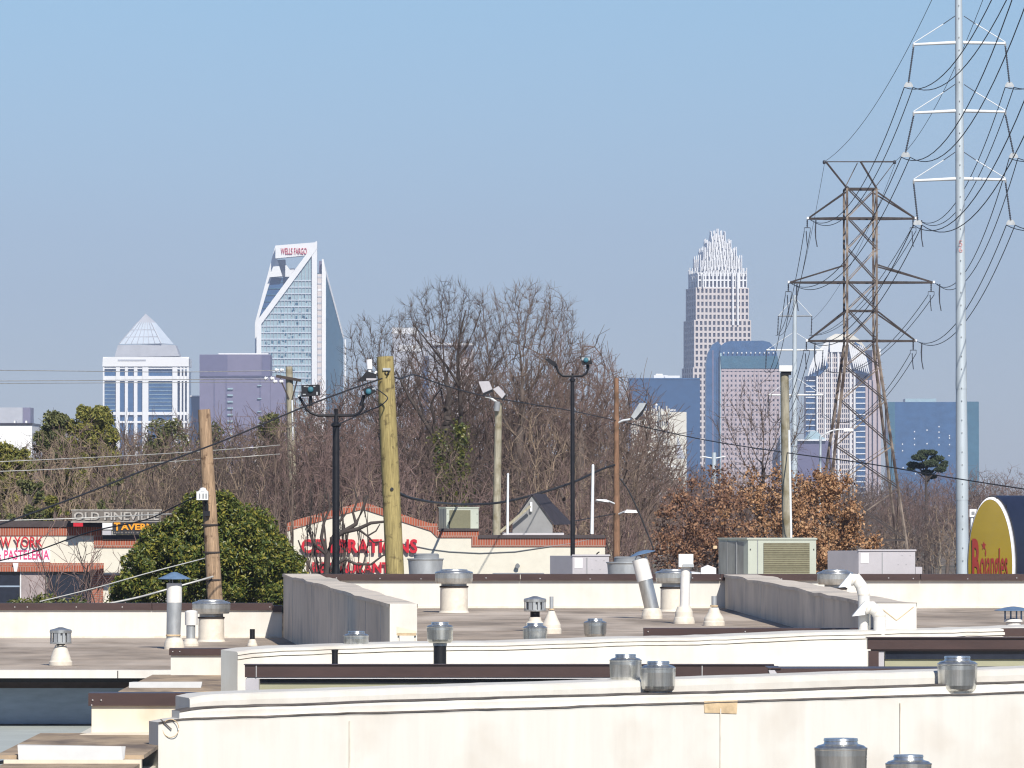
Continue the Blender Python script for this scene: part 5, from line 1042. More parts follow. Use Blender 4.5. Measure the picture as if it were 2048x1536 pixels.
# ---------------------------------------------------------------- downtown towers, about six kilometres off
for nm, c, r_, m_, v in (('t_white', (.84, .84, .83), .5, 0, .03), ('t_granite', (.63, .565, .53), .6, 0, .06), ('t_pink', (.50, .41, .41), .6, 0, .06), ('t_cream', (.70, .67, .57), .7, 0, .05),
        ('t_glassblue', (.045, .11, .23), .25, 0, .2), ('t_glassdeep', (.03, .085, .19), .3, 0, .15), ('t_glasspale', (.34, .46, .50), .3, 0, .13), ('t_glassteal', (.05, .14, .20), .3, 0, .15),
        ('t_purple', (.19, .17, .25), .5, 0, .08), ('t_purpledark', (.13, .12, .20), .5, 0, .08), ('t_win', (.055, .055, .075), .3, 0, .3), ('t_grey', (.47, .48, .51), .6, 0, .08), ('t_silver', (.84, .84, .84), .4, 0, .05), ('t_roofglass', (.56, .62, .68), .3, 0, .06)):
    M[nm] = mat(nm, c, r_, m_, v, scale=.12, stretch=(1, 1, 1.5))
def tw(name, label, px, Dd, group='distant downtown towers'): return thing(name, label, 'tower', (X(px, Dd), Dd, 0), group)
class TB(MB):
    """tower pieces given in photo pixels at the tower's own distance"""
    def __init__(s, D, rot=0., cpx=0.): MB.__init__(s); s.D = D; s.rot = rot; s.c = cpx
    def fin(s):
        if s.rot:
            c, n = math.cos(s.rot), math.sin(s.rot); x0 = X(s.c, s.D)
            s.v = [(x0 + 28 * n + (x - x0) * c - (y - s.D) * n, s.D + (x - x0) * n + (y - s.D) * c, z) for x, y, z in s.v]
        return s
    def bx(s, x0, x1, y0, y1, m, d0=0., d1=30.): return s.box(X(x0, s.D), X(x1, s.D), s.D + d0, s.D + d1, max(0, Z(y1, s.D)), Z(y0, s.D), m)
    def pz(s, pts, m, d0=0., d1=30.): return s.prism([(X(a, s.D), s.D + d0, max(0, Z(b, s.D))) for a, b in pts], (0, d1 - d0, 0), m)
    def grid(s, x0, x1, y0, y1, nx, ny, m, tw_=.45, th=.45, d=0., left=None):
        """projecting piers and spandrels on the front (and left) face"""
        a, b = X(x0, s.D), X(x1, s.D); zt, zb = Z(y0, s.D), max(0, Z(y1, s.D)); p = (b - a) / nx; h = (zt - zb) / ny
        for i in range(nx + 1):
            c = a + p * i; w = p * tw_ / 2; s.box(max(a, c - w), min(b, c + w), s.D + d - .8, s.D + d, zb, zt, m)
        for j in range(ny + 1):
            c = zb + h * j; w = h * th / 2; s.box(a, b, s.D + d - .6, s.D + d, max(zb, c - w), min(zt, c + w), m)
        if left:
            nl, dep = left
            for i in range(nl + 1):
                c = s.D + d + dep * i / nl; w = dep / nl * tw_ / 2; s.box(a - .8, a, c - w, c + w, zb, zt, m)
            for j in range(ny + 1):
                c = zb + h * j; w = h * th / 2; s.box(a - .6, a, s.D + d, s.D + d + dep, max(zb, c - w), min(zt, c + w), m)
        return s
# pyramid-topped tower
D = 5600.; t = tw('office_tower', 'white and blue glass tower with a glass pyramid on top, leftmost of the skyline', 290, D)
q = TB(D); q.bx(207, 345, 738, 1010, 't_glassblue', 0, 45); q.pz([(345, 738), (377, 742), (377, 1010), (345, 1010)], 't_glassblue', 4, 45); part('glass_shaft', q, t)
q = TB(D)
for x0, x1 in ((206, 209), (232, 240), (250, 256), (268, 275), (285, 297), (345, 355), (360, 363.5), (367, 370), (374, 378)): q.bx(x0, x1, 716, 1010, 't_white', -3, 2)
for y0, y1 in ((714, 738), (752, 762), (824, 830), (842, 846)): q.bx(206, 378, y0, y1, 't_white', -2.2, 6)
for i in range(8): q.bx(209, 232, 766 + i * 7.5, 767 + i * 7.5, 't_glasspale', -.6, .5); q.bx(298, 344, 766 + i * 7.5, 767 + i * 7.5, 't_glasspale', -.6, .5)
part('facade', q, t)
q = TB(D); q.pz([(205, 733), (206, 716), (225, 714), (360, 714), (378, 717), (378, 733)], 't_white', -4, 46); q.bx(236, 292, 719, 722, 't_grey', -4.5, -4); q.pz([(228, 714), (235, 690), (318, 688), (350, 690), (358, 712)], 't_grey', 4, 40); part('cornice', q, t)
q = TB(D); a = [P(238, 688, D + 4), P(322, 687, D + 2), P(347, 688, D + 14), P(260, 688, D + 44)]; b = [P(275, 645, D + 15), P(302, 645, D + 13), P(311, 645, D + 17), P(284, 645, D + 27)]
q.hexa(a, b, 't_roofglass'); q.add(b + [P(291, 627, D + 19)], [(0, 1, 4), (1, 2, 4), (2, 3, 4), (3, 0, 4)], 't_grey'); py = part('pyramid_roof', q, t)
q = TB(D)
for i in range(8):
    f = i / 7; q.bar(Vector(a[0]).lerp(Vector(a[1]), f) + Vector((0, -.4, 0)), Vector(b[0]).lerp(Vector(b[1]), f) + Vector((0, -.4, 0)), .5, 't_grey')
for f in (.33, .66): q.bar(Vector(a[0]).lerp(Vector(b[0]), f) + Vector((0, -.4, 0)), Vector(a[1]).lerp(Vector(b[1]), f) + Vector((0, -.4, 0)), .5, 't_grey')
q.bar(Vector(a[1]), Vector(b[1]), .8, 't_white'); q.bar(Vector(a[0]), Vector(b[0]), .8, 't_white'); part('glazing_bars', q, py)
# purple block
D = 5200.; t = tw('office_block', 'flat topped dull purple block left of the sloping white framed tower', 485, D)
q = TB(D); q.bx(399, 540, 709, 1010, 't_purple', 0, 50); q.bx(540.2, 570, 752, 1010, 't_purple', 6, 44); part('body', q, t)
q = TB(D); q.bx(399, 455, 710, 752, 't_purpledark', -1, 0); q.bx(524, 540, 710, 752, 't_purpledark', -1, 0); q.bx(400, 538, 750, 753, 't_purpledark', -1.4, 0)
for x0 in (428, 452, 520): q.bx(x0, x0 + 1.5, 753, 1010, 't_purpledark', -1, 0)
part('dark_panel', q, t)
for i in range(12):
    q = TB(D); q.bx(455, 466, 776 + i * 13, 779 + i * 13, 't_glasspale', -2, 0); part('balcony', q, t)
    if i % 2 == 0: q = TB(D); q.bx(515, 523, 770 + i * 13, 772 + i * 13, 't_glasspale', -2, 0); part('balcony', q, t)
q = TB(D); q.bx(436, 536, 706, 708.5, 't_white', 6, 40); part('parapet', q, t)
q = TB(D); q.bx(377, 399, 792, 1010, 't_glassdeep', 30, 60); q.bx(376, 400, 790, 792, 't_white', 28, 62); solo('office_block', q.fin(), 'low dark glass block squeezed between the pyramid tower and purple block', 'tower', (X(388, D), D + 30, 0), 'distant downtown towers')
# sloping, white-framed tower
D = 6000.; t = tw('office_tower', 'tall tower with a white framed slanting top and open handle', 590, D)
q = TB(D); q.pz([(520, 1010), (520, 646), (628, 505), (628, 1010)], 't_glasspale', 2, 34); fr = part('front_glass', q, t)
q = TB(D)
for i in range(34): y = 560 + i * 13; x0 = 520 if y > 646 else 520 + (646 - y) * .766; q.bx(x0, 625, y, y + 2.2, 't_roofglass', .8, 2)
for i in range(15):
    x = 526 + i * 7; y0 = 646 - max(0, (x - 520)) / .766; q.bx(x, x + .9, max(y0, 505) + 4, 1010, 't_grey', 1.0, 2)
rw = random.Random(5)
for i in range(150):
    x = rw.uniform(524, 618); y = rw.uniform(590, 900)
    if y > 646 - (x - 520) / .766 + 20: q.bx(x, x + rw.uniform(2, 6), y, y + 4, 't_glassteal', 1.2, 2.5)
part('window_bands', q, fr)
q = TB(D); q.pz([(513, 1010), (513, 643), (522.5, 648), (522.5, 1010)], 't_white', -2, 8); q.pz([(513, 643), (632, 482), (634, 482), (634, 497), (522.6, 648)], 't_white', -2, 8); q.pz([(623.5, 1010), (623.5, 512), (634, 497.5), (634, 1010)], 't_white', -2, 8); part('front_frame', q, t)
q = TB(D); q.pz([(512, 1010), (512, 640), (536, 552), (600, 552), (600, 1010)], 't_glassblue', 40, 60); bg = part('rear_glass', q, t)
q = TB(D)
for i in range(6): q.bx(514 + (6 - i) * 3, 590, 560 + i * 13, 562 + i * 13, 't_glassteal', 39, 40)
part('window_bands', q, bg)
q = TB(D); q.pz([(506.5, 1010), (506.5, 643), (511, 645), (511, 1010)], 't_white', 38, 46); q.pz([(506.5, 643), (547, 489), (552, 488), (551, 514), (511, 645)], 't_white', 38, 46); part('rear_frame', q, t)
q = TB(D); q.pz([(549, 515), (549, 489), (631, 482.5), (611, 509)], 't_white', 20, 37); sb = part('sign_band', q, t)
q = TB(D); text_mb(q, 'WELLS FARGO', X(560, D), X(612, D), D + 19.5, Z(507, D), Z(494, D), 'red', .8, .0); part('lettering', q, sb)
q = TB(D); q.pz([(549, 515.3), (551.5, 515.3), (562, 550), (536, 552)], 't_white', 30, 52); q.pz([(568, 524), (578, 538), (586, 538), (577, 551), (568, 551)], 't_white', 30, 52); q.pz([(552, 516), (567, 515.4), (568, 551), (562.2, 551)], 't_grey', 42, 56); q.bx(577, 586, 534, 538, 't_grey', 36, 48); part('crown_screen', q, t)
q = TB(D); q.bx(634.3, 642.5, 547, 1010, 't_granite', 8, 30); q.bx(636, 644, 520, 546.5, 't_purple', 20, 40)
for i in range(34): q.bx(634.4, 642.5, 552 + i * 13, 555 + i * 13, 't_white' if i == 2 else 't_grey', 7.5, 8)
part('service_core', q, t)
q = TB(D); q.add([P(650, 545, D + 14), P(650, 1010, D + 14), P(686, 1010, D + 60), P(686, 675, D + 60)], [(0, 1, 2, 3)], 't_glassteal'); q.prism([P(650, 545, D + 15), P(650, 1010, D + 15), P(686, 1010, D + 61), P(686, 675, D + 61)], (-15, 10, 0), 't_glassteal'); part('side_glass', q, t)
q = TB(D); q.pz([(643, 1010), (643, 517), (646, 517), (651, 545), (651, 1010)], 't_white', 10, 14); q.add([P(645, 517, D + 10), P(651, 545, D + 13.5), P(686, 675, D + 59.5), P(688, 674, D + 59.5)], [(0, 1, 2, 3)], 't_white'); q.prism([P(646, 517, D + 11), P(650.5, 545, D + 13), P(686, 677, D + 59), P(689, 676, D + 59)], (0, 2, 0), 't_white'); q.pz([(685.7, 1010), (685.7, 676), (688.6, 675), (688.6, 1010)], 't_white', 59, 62); part('side_frame', q, t)
# pale tower hidden behind the big bare trees
D = 6300.; t = tw('office_tower', 'pale rounded tower half hidden behind the big bare trees', 830, D)
q = TB(D); q.bx(785, 842, 668, 1010, 't_grey', 0, 40); q.pz([(842.3, 1010), (842.3, 668), (860, 660), (900, 690), (912, 725), (912, 1010)], 't_grey', 8, 40); q.bx(912.3, 946, 688, 1010, 't_granite', 20, 40); part('body', q, t)
q = TB(D); q.bx(784, 836, 655, 667.7, 't_white', 2, 38); q.bx(797, 842, 690, 703, 't_white', -1, 0); q.bx(848, 857, 712, 860, 't_glassblue', -1, 8); q.bx(866, 948, 686, 690, 't_white', 4, 42); part('facade_band', q, t)
# crowned tower
D = 6000.; Cb = 1437.; rt = R(9)
t = tw('crowned_tower', 'tallest pinkish tower with a stepped white crown of fins', 1437, D)
def tb(): return TB(D, rt, Cb)
dep = 56
tiers = [(1376, 1498, 735, 1010, 8, 0), (1379, 1496, 640, 735, 8, 1.5), (1383, 1492, 575, 640, 7, 3)]
q = tb()
for x0, x1, y0, y1, n_, d in tiers: q.bx(x0 + 1.5, x1 - 1.5, y0, y1, 't_win', d + .6, dep - d)
q.bx(1389, 1487, 545, 575, 't_win', 5, dep - 5); part('shaft', q.fin(), t)
q = tb()
for (x0, x1, y0, y1, n_, d) in tiers: q.grid(x0 + 1, x1 - 1, y0, y1, 13, max(2, int((y1 - y0) / 11.5)), 't_granite', .44, .36, d, (5, dep - 2 * d))
q.grid(1388, 1488, 545, 575, 13, 2, 't_white', .42, .2, 4.5, (5, dep - 10)); part('facade_grid', q.fin(), t)
for x in (1456, 1466): q = tb(); q.bx(x, x + 3.2, 545, 650, 't_white', -1.5, 3); part('accent_pier', q.fin(), t)
for x in (1386, 1396): q = tb(); q.bx(x, x + 2, 548, 575, 't_white', -1, 3); part('accent_pier', q.fin(), t)
rw = random.Random(8)
for k, (hwid, y0, y1, ins) in enumerate(((50, 531, 549, 4), (42, 507, 536, 9), (33, 490, 521, 14), (24, 473, 507, 19), (14, 457, 492, 24))):
    q = tb(); q.bx(Cb - hwid + 4, Cb + hwid - 4, y0 + 14, y1 + 8, 't_silver', ins + 3, dep - ins - 3)
    n_ = max(4, int(hwid / 3.4))
    for i in range(-n_, n_ + 1):
        x = Cb + i * hwid / n_; e = abs(i) / n_; top = y0 + 7 * e ** 2 + (9 if i % 2 else 0) + rw.uniform(-3, 3)
        q.bx(x - .95, x + .95, top, y1 + 3, 't_silver', ins, ins + 2); q.bx(x - .95, x + .95, top, y1 + 3, 't_silver', dep - ins - 2, dep - ins)
    for j in range(8):
        dd = ins + (dep - 2 * ins) * j / 7; top = y0 + 3 + (7 if j % 2 else 0) + rw.uniform(-2, 2)
        for x in (Cb - hwid, Cb + hwid): q.bx(x - .8, x + .8, top, y1 + 3, 't_silver', dd - .8, dd + .8)
    part('crown_tier', q.fin(), t)
# barrel-vaulted tower
D = 5800.; t = tw('office_tower', 'pink tower with a blue barrel vaulted glass roof', 1490, D)
q = TB(D); q.pz([(1443, 1010), (1443, 736), (1560, 736), (1560, 1010)], 't_win', .8, 44); part('body', q, t)
q = TB(D); q.grid(1442, 1560, 737, 1010, 14, 28, 't_pink', .6, .55, .8); q.bx(1443, 1560, 737, 742, 't_pink', -.6, .2); part('facade_grid', q, t)
q = TB(D); q.pz([(1441, 713), (1440, 700), (1443, 691), (1450, 685), (1460, 682), (1526, 681), (1539, 684), (1548, 693), (1554, 706), (1555, 713)], 't_glassblue', 2, 42); part('vault_roof', q, t)
q = TB(D); q.pz([(1443, 737), (1441, 712), (1555, 712), (1560, 737)], 't_glassteal', -1.5, 0)
for i in range(12): q.bx(1447 + i * 9, 1449 + i * 9, 704, 707, 't_white', -.5, 1)
part('glass_skirt', q, t)
q = TB(D); q.pz([(1412, 1010), (1413, 730), (1417, 706), (1426, 688), (1436, 682), (1443, 690), (1443, 1010)], 't_glassblue', 6, 44); q.bx(1425, 1427.5, 700, 1010, 't_purple', 5, 6); q.bx(1434, 1437, 720, 1010, 't_glassdeep', 5, 6); q.pz([(1440, 1010), (1440, 706), (1443.5, 706), (1443.5, 1010)], 't_glasspale', .2, 5); part('side_bay', q, t)
# dark blue slab
D = 5500.; t = tw('office_block', 'plain dark blue slab with white rooftop plant, left of the crowned tower', 1330, D)
q = TB(D); q.bx(1258, 1400, 757, 1010, 't_glassdeep', 0, 45); part('body', q, t); q = TB(D); q.bx(1257.5, 1400.5, 756, 759, 't_glassblue', -.8, 45.8); part('parapet', q, t)
q = TB(D); q.bx(1308, 1336, 750, 755.7, 't_white', 8, 30); q.bx(1330, 1360, 751, 755.7, 't_white', 4, 7); q.bx(1312, 1326, 747, 749.8, 't_white', 10, 25); part('roof_plant', q, t)
# cream lower block
D = 4200.; t = tw('office_block', 'cream concrete block with banded windows in front of the blue slab', 1318, D)
q = TB(D); q.bx(1262, 1337, 838, 1010, 't_win', .8, 34); q.bx(1337.2, 1373, 824, 1010, 't_cream', -1, 36); q.bx(1290, 1337, 822, 838, 't_cream', 0, 34); part('body', q, t)
q = TB(D); q.grid(1262, 1337, 838, 1010, 22, 10, 't_cream', .5, .45, .8); part('facade_grid', q, t)
q = TB(D)
for i in range(14): q.bx(1272 + i * 5, 1274.5 + i * 5, 812 + (i % 3) * 5 + (12 if i < 3 else 0), 838, 't_cream', -.6, 6)
q.bx(1324, 1352, 818, 822, 't_grey', 8, 20); part('roof_screen', q, t)
q = TB(D); q.pz([(1355, 872), (1370, 916), (1354, 916)], 't_grey', -1.6, -1.05); part('corner_panel', q, t)
q = TB(D); q.lathe(P(1312, 810, D - 2), [(0, -1.2), (.9, -.7), (1.3, 0), (.9, .8), (0, 1.2)], 't_white', 14); q.cyl(P(1312, 822, D - 2), P(1312, 812, D - 2), .5, .5, 't_white', 8); part('radome', q, t)
# fan-topped tower
D = 5700.; t = tw('fan_tower', 'pinkish tower with white fan shaped blades spreading at its top', 1690, D)
q = TB(D); q.bx(1635, 1745, 700, 1010, 't_win', 1, 46); q.bx(1612, 1636, 752, 1010, 't_glassdeep', 4, 42); q.bx(1712, 1730, 772, 1010, 't_glassdeep', -1.2, 1); q.bx(1745.3, 1762, 742, 1010, 't_pink', 3, 44); part('body', q, t)
q = TB(D); q.grid(1635, 1711, 705, 1010, 19, 30, 't_granite', .42, .3, 1)
for x in (1633, 1649, 1662, 1675, 1700, 1708): q.bx(x, x + 3, 700, 1010, 't_white', -1.5, 1)
for x in (1731, 1738, 1746, 1756): q.bx(x, x + 5, 760, 1010, 't_pink', -1, 3)
part('facade_grid', q, t)
for i in range(22):
    q = TB(D); q.bx(1612, 1633, 760 + i * 11.2, 762 + i * 11.2, 't_white', 3, 4); part('sun_shade', q, t)
    q = TB(D); q.bx(1711.5, 1730.5, 772 + i * 11.2, 774 + i * 11.2, 't_white', -2, -1.2); part('sun_shade', q, t)
q = TB(D); q.bx(1660, 1700, 679, 704, 't_white', -2, 40); q.pz([(1648, 690), (1655, 676), (1672, 667), (1705, 668), (1722, 680), (1736, 700)], 't_cream', 8, 36); q.bx(1758, 1763, 697, 712, 't_white', 10, 24); q.bx(1735, 1762, 700, 760, 't_pink', 12, 40); part('penthouse', q, t)
def blade(q, pts, w, d0):
    """curved tapering fin through pts"""
    n_ = len(pts); L_ = []; R_ = []
    for i, (x, y) in enumerate(pts):
        a_ = pts[max(0, i - 1)]; c_ = pts[min(n_ - 1, i + 1)]; dx, dy = c_[0] - a_[0], c_[1] - a_[1]; l_ = math.hypot(dx, dy); nx, ny = -dy / l_, dx / l_; ww = w * math.sin(math.pi * (.12 + .80 * i / (n_ - 1))) * .5; L_.append((x + nx * ww, y + ny * ww)); R_.append((x - nx * ww, y - ny * ww))
    q.pz(L_ + R_[::-1], 't_white', d0, d0 + 2.5)
for k in range(7):      # left fan: blades leaning in towards the top
    f = k / 6; bx_, by_ = 1616 + 34 * f, 752 - 20 * f; tx, ty = 1638 + 20 * f, 700 - 26 * f
    q = TB(D); blade(q, [(bx_, by_), (bx_ + (tx - bx_) * .25, by_ + (ty - by_) * .35), (bx_ + (tx - bx_) * .6, by_ + (ty - by_) * .72), (tx, ty)], 4.6, -5 - k * .3); part('fan_blade', q, t)
for k in range(8):      # right fan: blades curling down to the right
    f = k / 7; tx, ty = 1698 + 26 * f, 688 + 4 * f; bx_, by_ = 1708 + 30 * f, 738 + 10 * f
    q = TB(D); blade(q, [(tx, ty), (tx + (bx_ - tx) * .25, ty + (by_ - ty) * .25), (tx + (bx_ - tx) * .62, ty + (by_ - ty) * .6), (bx_, by_)], 4.2, -6 - k * .3); part('fan_blade', q, t)
q = TB(D); q.pz([(1700, 700), (1710, 684), (1728, 694), (1736, 720), (1737, 752), (1711, 745)], 't_glassblue', -2.4, -1); part('fan_base', q, t); q = TB(D); q.pz([(1618, 752), (1634, 714), (1650, 690), (1656, 735), (1636, 752)], 't_glassblue', -1.5, 1); part('fan_base', q, t)
# teal block at the right
D = 5000.; t = tw('office_block', 'wide blue green glass block behind the pale steel pole at right', 1868, D)
q = TB(D); q.bx(1778, 1914, 804, 1010, 't_glassblue', 0, 50); q.bx(1914.2, 1959, 803, 1010, 't_glassteal', 6, 50); q.bx(1776, 1790, 804, 1010, 't_glassteal', -.5, 0); part('body', q, t)
q = TB(D); q.bx(1812, 1874, 797, 803.7, 't_glasspale', 8, 40); part('roof_plant', q, t)
for i, (x, y) in enumerate(((1828, 862), (1853, 859), (1877, 852), (1877, 863), (1877, 874), (1828, 876), (1853, 886), (1877, 888), (1828, 888), (1804, 887), (1804, 900), (1898, 870), (1898, 875), (1898, 888), (1805, 934), (1830, 946), (1897, 910))):
    q = TB(D); q.bx(x, x + 2, y, y + 2.6, 't_white', -.5, 0); part('bright_pane', q, t)
# low dark block with a white pitched canopy
D = 4600.; t = tw('office_block', 'low dark blue block with pale canopy roof left of the lattice tower', 1622, D)
q = TB(D); q.bx(1588, 1664, 882, 1010, 't_purpledark', 0, 40); part('body', q, t); q = TB(D); q.bx(1583, 1652, 879, 881.7, 't_white', -3, 43); q.pz([(1610, 879), (1622, 862), (1634, 862), (1652, 879)], 't_glasspale', 5, 30); part('canopy', q, t)
# far left
D = 5200.; q = TB(D); q.bx(-60, 45, 815, 1010, 't_grey', 0, 40); q.bx(45.2, 60, 815, 1010, 't_purple', 4, 40); solo('office_block', q, 'faint grey block on the horizon at the far left', 'tower', (X(10, D), D, 0), 'distant downtown towers')
D = 1100.; t = thing('warehouse', 'low white flat roofed warehouse at the left edge', 'building', (X(10, D), D, 0)); q = TB(D); q.bx(-80, 64, 850, 1010, 't_white', 0, 20); part('body', q, t); q = TB(D); q.bx(-80, 65, 846, 849.7, 't_win', -.3, 20.3); part('coping', q, t)
for x in (-20, 25, 48): q = TB(D); q.bx(x, x + 3, 841, 845.7, 't_white', 3, 6); part('roof_vent', q, t)
for i, (x0, x1, y0, D) in enumerate(((232, 268, 936, 620), (505, 545, 873, 700), (548, 590, 876, 720))):
    t = thing('house', ('small white gabled house glimpsed in the wood left of the brown pole', 'small white roofed house glimpsed left of the far cross arm pole', 'small white house glimpsed behind the far cross arm pole')[i], 'house', (X((x0 + x1) / 2, D), D, 0), 'houses glimpsed through the trees')
    q = TB(D); q.bx(x0 + 3, x1 - 3, y0 + 12, 1200, 't_white', 0, 8); part('wall', q, t); q = TB(D); q.pz([(x0, y0 + 11.7), ((x0 + x1) / 2, y0), (x1, y0 + 11.7)], 't_grey', -.4, 8.4); part('roof', q, t)
# ---------------------------------------------------------------- vegetation
def TH(py, D): return Z(py, D)            # tree height for a crown top at row py
# big bare trees in the middle
big = {}
gb = 'large bare trees behind the restaurant'
def bigt(k, px, D, seed, cells, stem, N, lab, mats, **kw_):
    big[k] = space_tree('bare_tree', seed, lab, pxell(px, px, D, cells), pxstem(stem, px, D), N, (X(px, D), D, 0), mats, gb, **{**dict(twigs=6.0, twl=(.25, .8), twr=.0075, trunk_r=.30, tip=.0115, step=.36), **kw_})
bigt('a', 890, 328, 21, [(890, 655, 96, 92), (950, 690, 70, 84), (835, 690, 62, 66), (905, 770, 90, 80)], [(891, 1010), (888, 950), (884, 905)], 8000, 'tall bare tree with ivy covered trunk right of the greenish pole', ('barkdark', 'twigdark'))
bigt('b', 1040, 338, 34, [(1062, 645, 98, 86), (985, 640, 52, 62), (1112, 716, 76, 76), (1010, 690, 64, 80), (1050, 790, 100, 80)], [(1038, 1020), (1036, 950), (1038, 890)], 9500, 'tall bare tree with broad rounded twiggy top, behind the floodlight pole', ('bark', 'twig'))
bigt('c', 1160, 345, 47, [(1180, 770, 62, 80), (1135, 800, 60, 90), (1215, 830, 45, 70)], [(1158, 1020), (1160, 940)], 4600, 'bare reddish tree behind the black lamp post with the lit panel', ('bark', 'twigpink'))
bigt('d', 770, 334, 58, [(738, 705, 58, 76), (800, 690, 56, 66), (765, 780, 84, 84)], [(772, 1010), (770, 920), (768, 880)], 4800, 'bare spreading tree directly behind the greenish pole', ('barkdark', 'twigdark'))
def limb(root, paths, D, m):
    """extra heavy limbs with the bends seen in the photograph"""
    b = BASE[root.name]; br = []
    for pts, r0, r1 in paths:
        c = [np.array(P(*(p if len(p) > 2 else p + (D,)))) - np.array(b) for p in pts]; n = len(c)
        br.append((np.array(c), np.linspace(r0, r1, n)))
    V, Fc = tubes_np(br, 7); o = bpy.data.objects.new('limb', np_mesh('limb', V, Fc, [M[m]])); COL.objects.link(o); o.parent = root; BASE[o.name] = b
LIMBS = [(((895, 1190), (893, 1010), (888, 950), (880, 905), (866, 868), (846, 836), (822, 800), (806, 770), (792, 742)), .26, .04), (((866, 868, 328), (869, 840, 327.6), (862, 812, 327), (868, 795, 327), (884, 776, 326)), .10, .03), (((846, 836, 328), (843, 815, 328.5), (838, 798, 329), (832, 780, 329)), .09, .03),
    (((925, 1150), (924, 960), (921, 880), (922, 820), (918, 770), (915, 715), (921, 660), (932, 620)), .20, .03), (((918, 770), (895, 735), (868, 700), (846, 672), (828, 650)), .09, .02), (((915, 715), (935, 690), (950, 655), (962, 620)), .08, .02)]
limb(big['a'], LIMBS, 328, 'barkdark')
def ivy(root, paths, n, seed, rad, D):
    rng = np.random.default_rng(seed); b = np.array(BASE[root.name]); C = []
    for _ in range(n):
        pts = paths[rng.integers(0, len(paths))]; t = rng.uniform(0, len(pts) - 1.001); i = int(t); f = t - i; p = np.array(P(*pts[i], D)) * (1 - f) + np.array(P(*pts[i + 1], D)) * f; C.append(p - b)
    d = rng.normal(size=(n, 3)); C = np.array(C) + d * rad * rng.uniform(.5, 1.1, n)[:, None]
    V, Fc = leaf_quads(C, .17, rng, .8); o = bpy.data.objects.new('ivy', np_mesh('ivy', V, Fc, [MATS['ivyleaf']], smooth=False)); COL.objects.link(o); o.parent = root; BASE[o.name] = BASE[root.name]
ivy(big['a'], [[(878, 870), (886, 910), (890, 960), (900, 1040)], [(921, 850), (922, 900), (926, 960), (932, 1040)], [(888, 930), (898, 1000), (902, 1040)]], 5200, 1, .28, 327.6)
# templates of the wood
tmpl = []
for i, (sd, m, rx, zc, rz, N, ext) in enumerate(((101, ('bark', 'twigdark'), 2.9, 7.6, 4.4, 800, {}), (102, ('barkdark', 'twigpink'), 3.3, 7.4, 4.6, 800, {}), (103, ('barkpale', 'twigwarm'), 2.3, 7.0, 5.0, 600, dict(up=.22, twigs=1.8)), (104, ('bark', 'twig'), 3.6, 7.2, 4.8, 900, {}), (105, ('barkpale', 'twigwarm'), 2.0, 6.6, 5.4, 500, dict(up=.25, twigs=1.6)), (106, ('bark', 'twigpink'), 3.0, 7.2, 4.8, 800, {}))):
    rs = random.Random(sd); el = [(0, 0, zc, rx, rx, rz * .98)] + [(rs.uniform(-1, 1) * rx * .6, rs.uniform(-1, 1) * rx * .6, zc + rs.uniform(-.5, .7) * rz * .5, rx * .5, rx * .5, rz * .45) for _ in range(4)]
    r = space_tree('bare_tree', sd, 'bare tree', el, [(0, 0, 0), (.05, 0, .8), (0, .1, 1.6), (.1, .1, 2.4)], N, (0, 0, 0), m, **{**dict(tip=.015, twr=.0125, twigs=2.2, trunk_r=.19, twl=(.4, 1.1)), **ext}); tmpl.append(r)
used = [False] * len(tmpl)
rndv = random.Random(77)
def plant(px, top, D, lab, group, kinds=None, wide=1.):
    k = rndv.choice(kinds or range(len(tmpl))); h = TH(top, D); s = h / 12.; loc = (X(px, D), D, 0)
    o = dup(tmpl[k], loc, rndv.uniform(0, 6.28), (s * wide, s * wide, s), lab, group); return o
def row(x0, x1, n, top, D, labs, group, kinds=None, jt=14, jd=18, wide=1.1):
    for i in range(n):
        px = x0 + (x1 - x0) * (i + .5 + rndv.uniform(-.35, .35)) / n
        tp = (top(px) if callable(top) else top) + rndv.uniform(-jt, jt)
        plant(px, tp, D + rndv.uniform(-jd, jd), labs if isinstance(labs, str) else labs(px), group, kinds, wide)
def interp(*pts):
    def f(x):
        for (a, b), (c, d) in zip(pts, pts[1:]):
            if x <= c: return b + (d - b) * max(0, (x - a)) / (c - a)
        return pts[-1][1]
    return f
gl = 'bare trees of the wood behind the shops, left half'
ltop = interp((-60, 890), (60, 875), (130, 830), (240, 840), (330, 822), (450, 815), (520, 825), (640, 760), (760, 735), (900, 730))
def ll(px): return 'bare brown tree of the wood above the brick and white shop' if px < 250 else ('bare brown tree of the wood behind the leaning brown pole and glossy evergreen' if px < 520 else 'bare reddish brown tree of the wood beside the far cross arm pole')
row(-40, 640, 17, lambda x: ltop(x) + 18, 330, ll, gl, (2, 4, 3, 0))
row(-50, 660, 17, lambda x: ltop(x) + 6, 375, ll, gl, None)
row(-60, 700, 15, lambda x: ltop(x), 430, ll, gl, (0, 1, 3, 5))
row(-40, 560, 14, lambda x: ltop(x) + 85, 300, ll, gl, (2, 4, 0), jt=20)
row(560, 760, 7, 850, 305, 'bare reddish brown tree of the wood beside the far cross arm pole', gl, (1, 5, 0), jt=30)
gc = 'bare trees filling the wood behind the restaurant'
ctop = interp((560, 810), (640, 745), (760, 690), (900, 680), (1100, 655), (1180, 690), (1240, 775), (1330, 880), (1420, 920))
lc = 'bare tree of the wood behind the restaurant, under the big twiggy crowns'
row(600, 1260, 12, lambda x: ctop(x) + 40, 352, lc, gc, (0, 1, 3, 5), jt=25)
row(620, 1260, 13, lambda x: ctop(x) + 5, 385, lc, gc, (1, 3, 5, 0), jt=25)
row(640, 1250, 9, lambda x: ctop(x) + 130, 318, lc, gc, (0, 2, 3), jt=30)
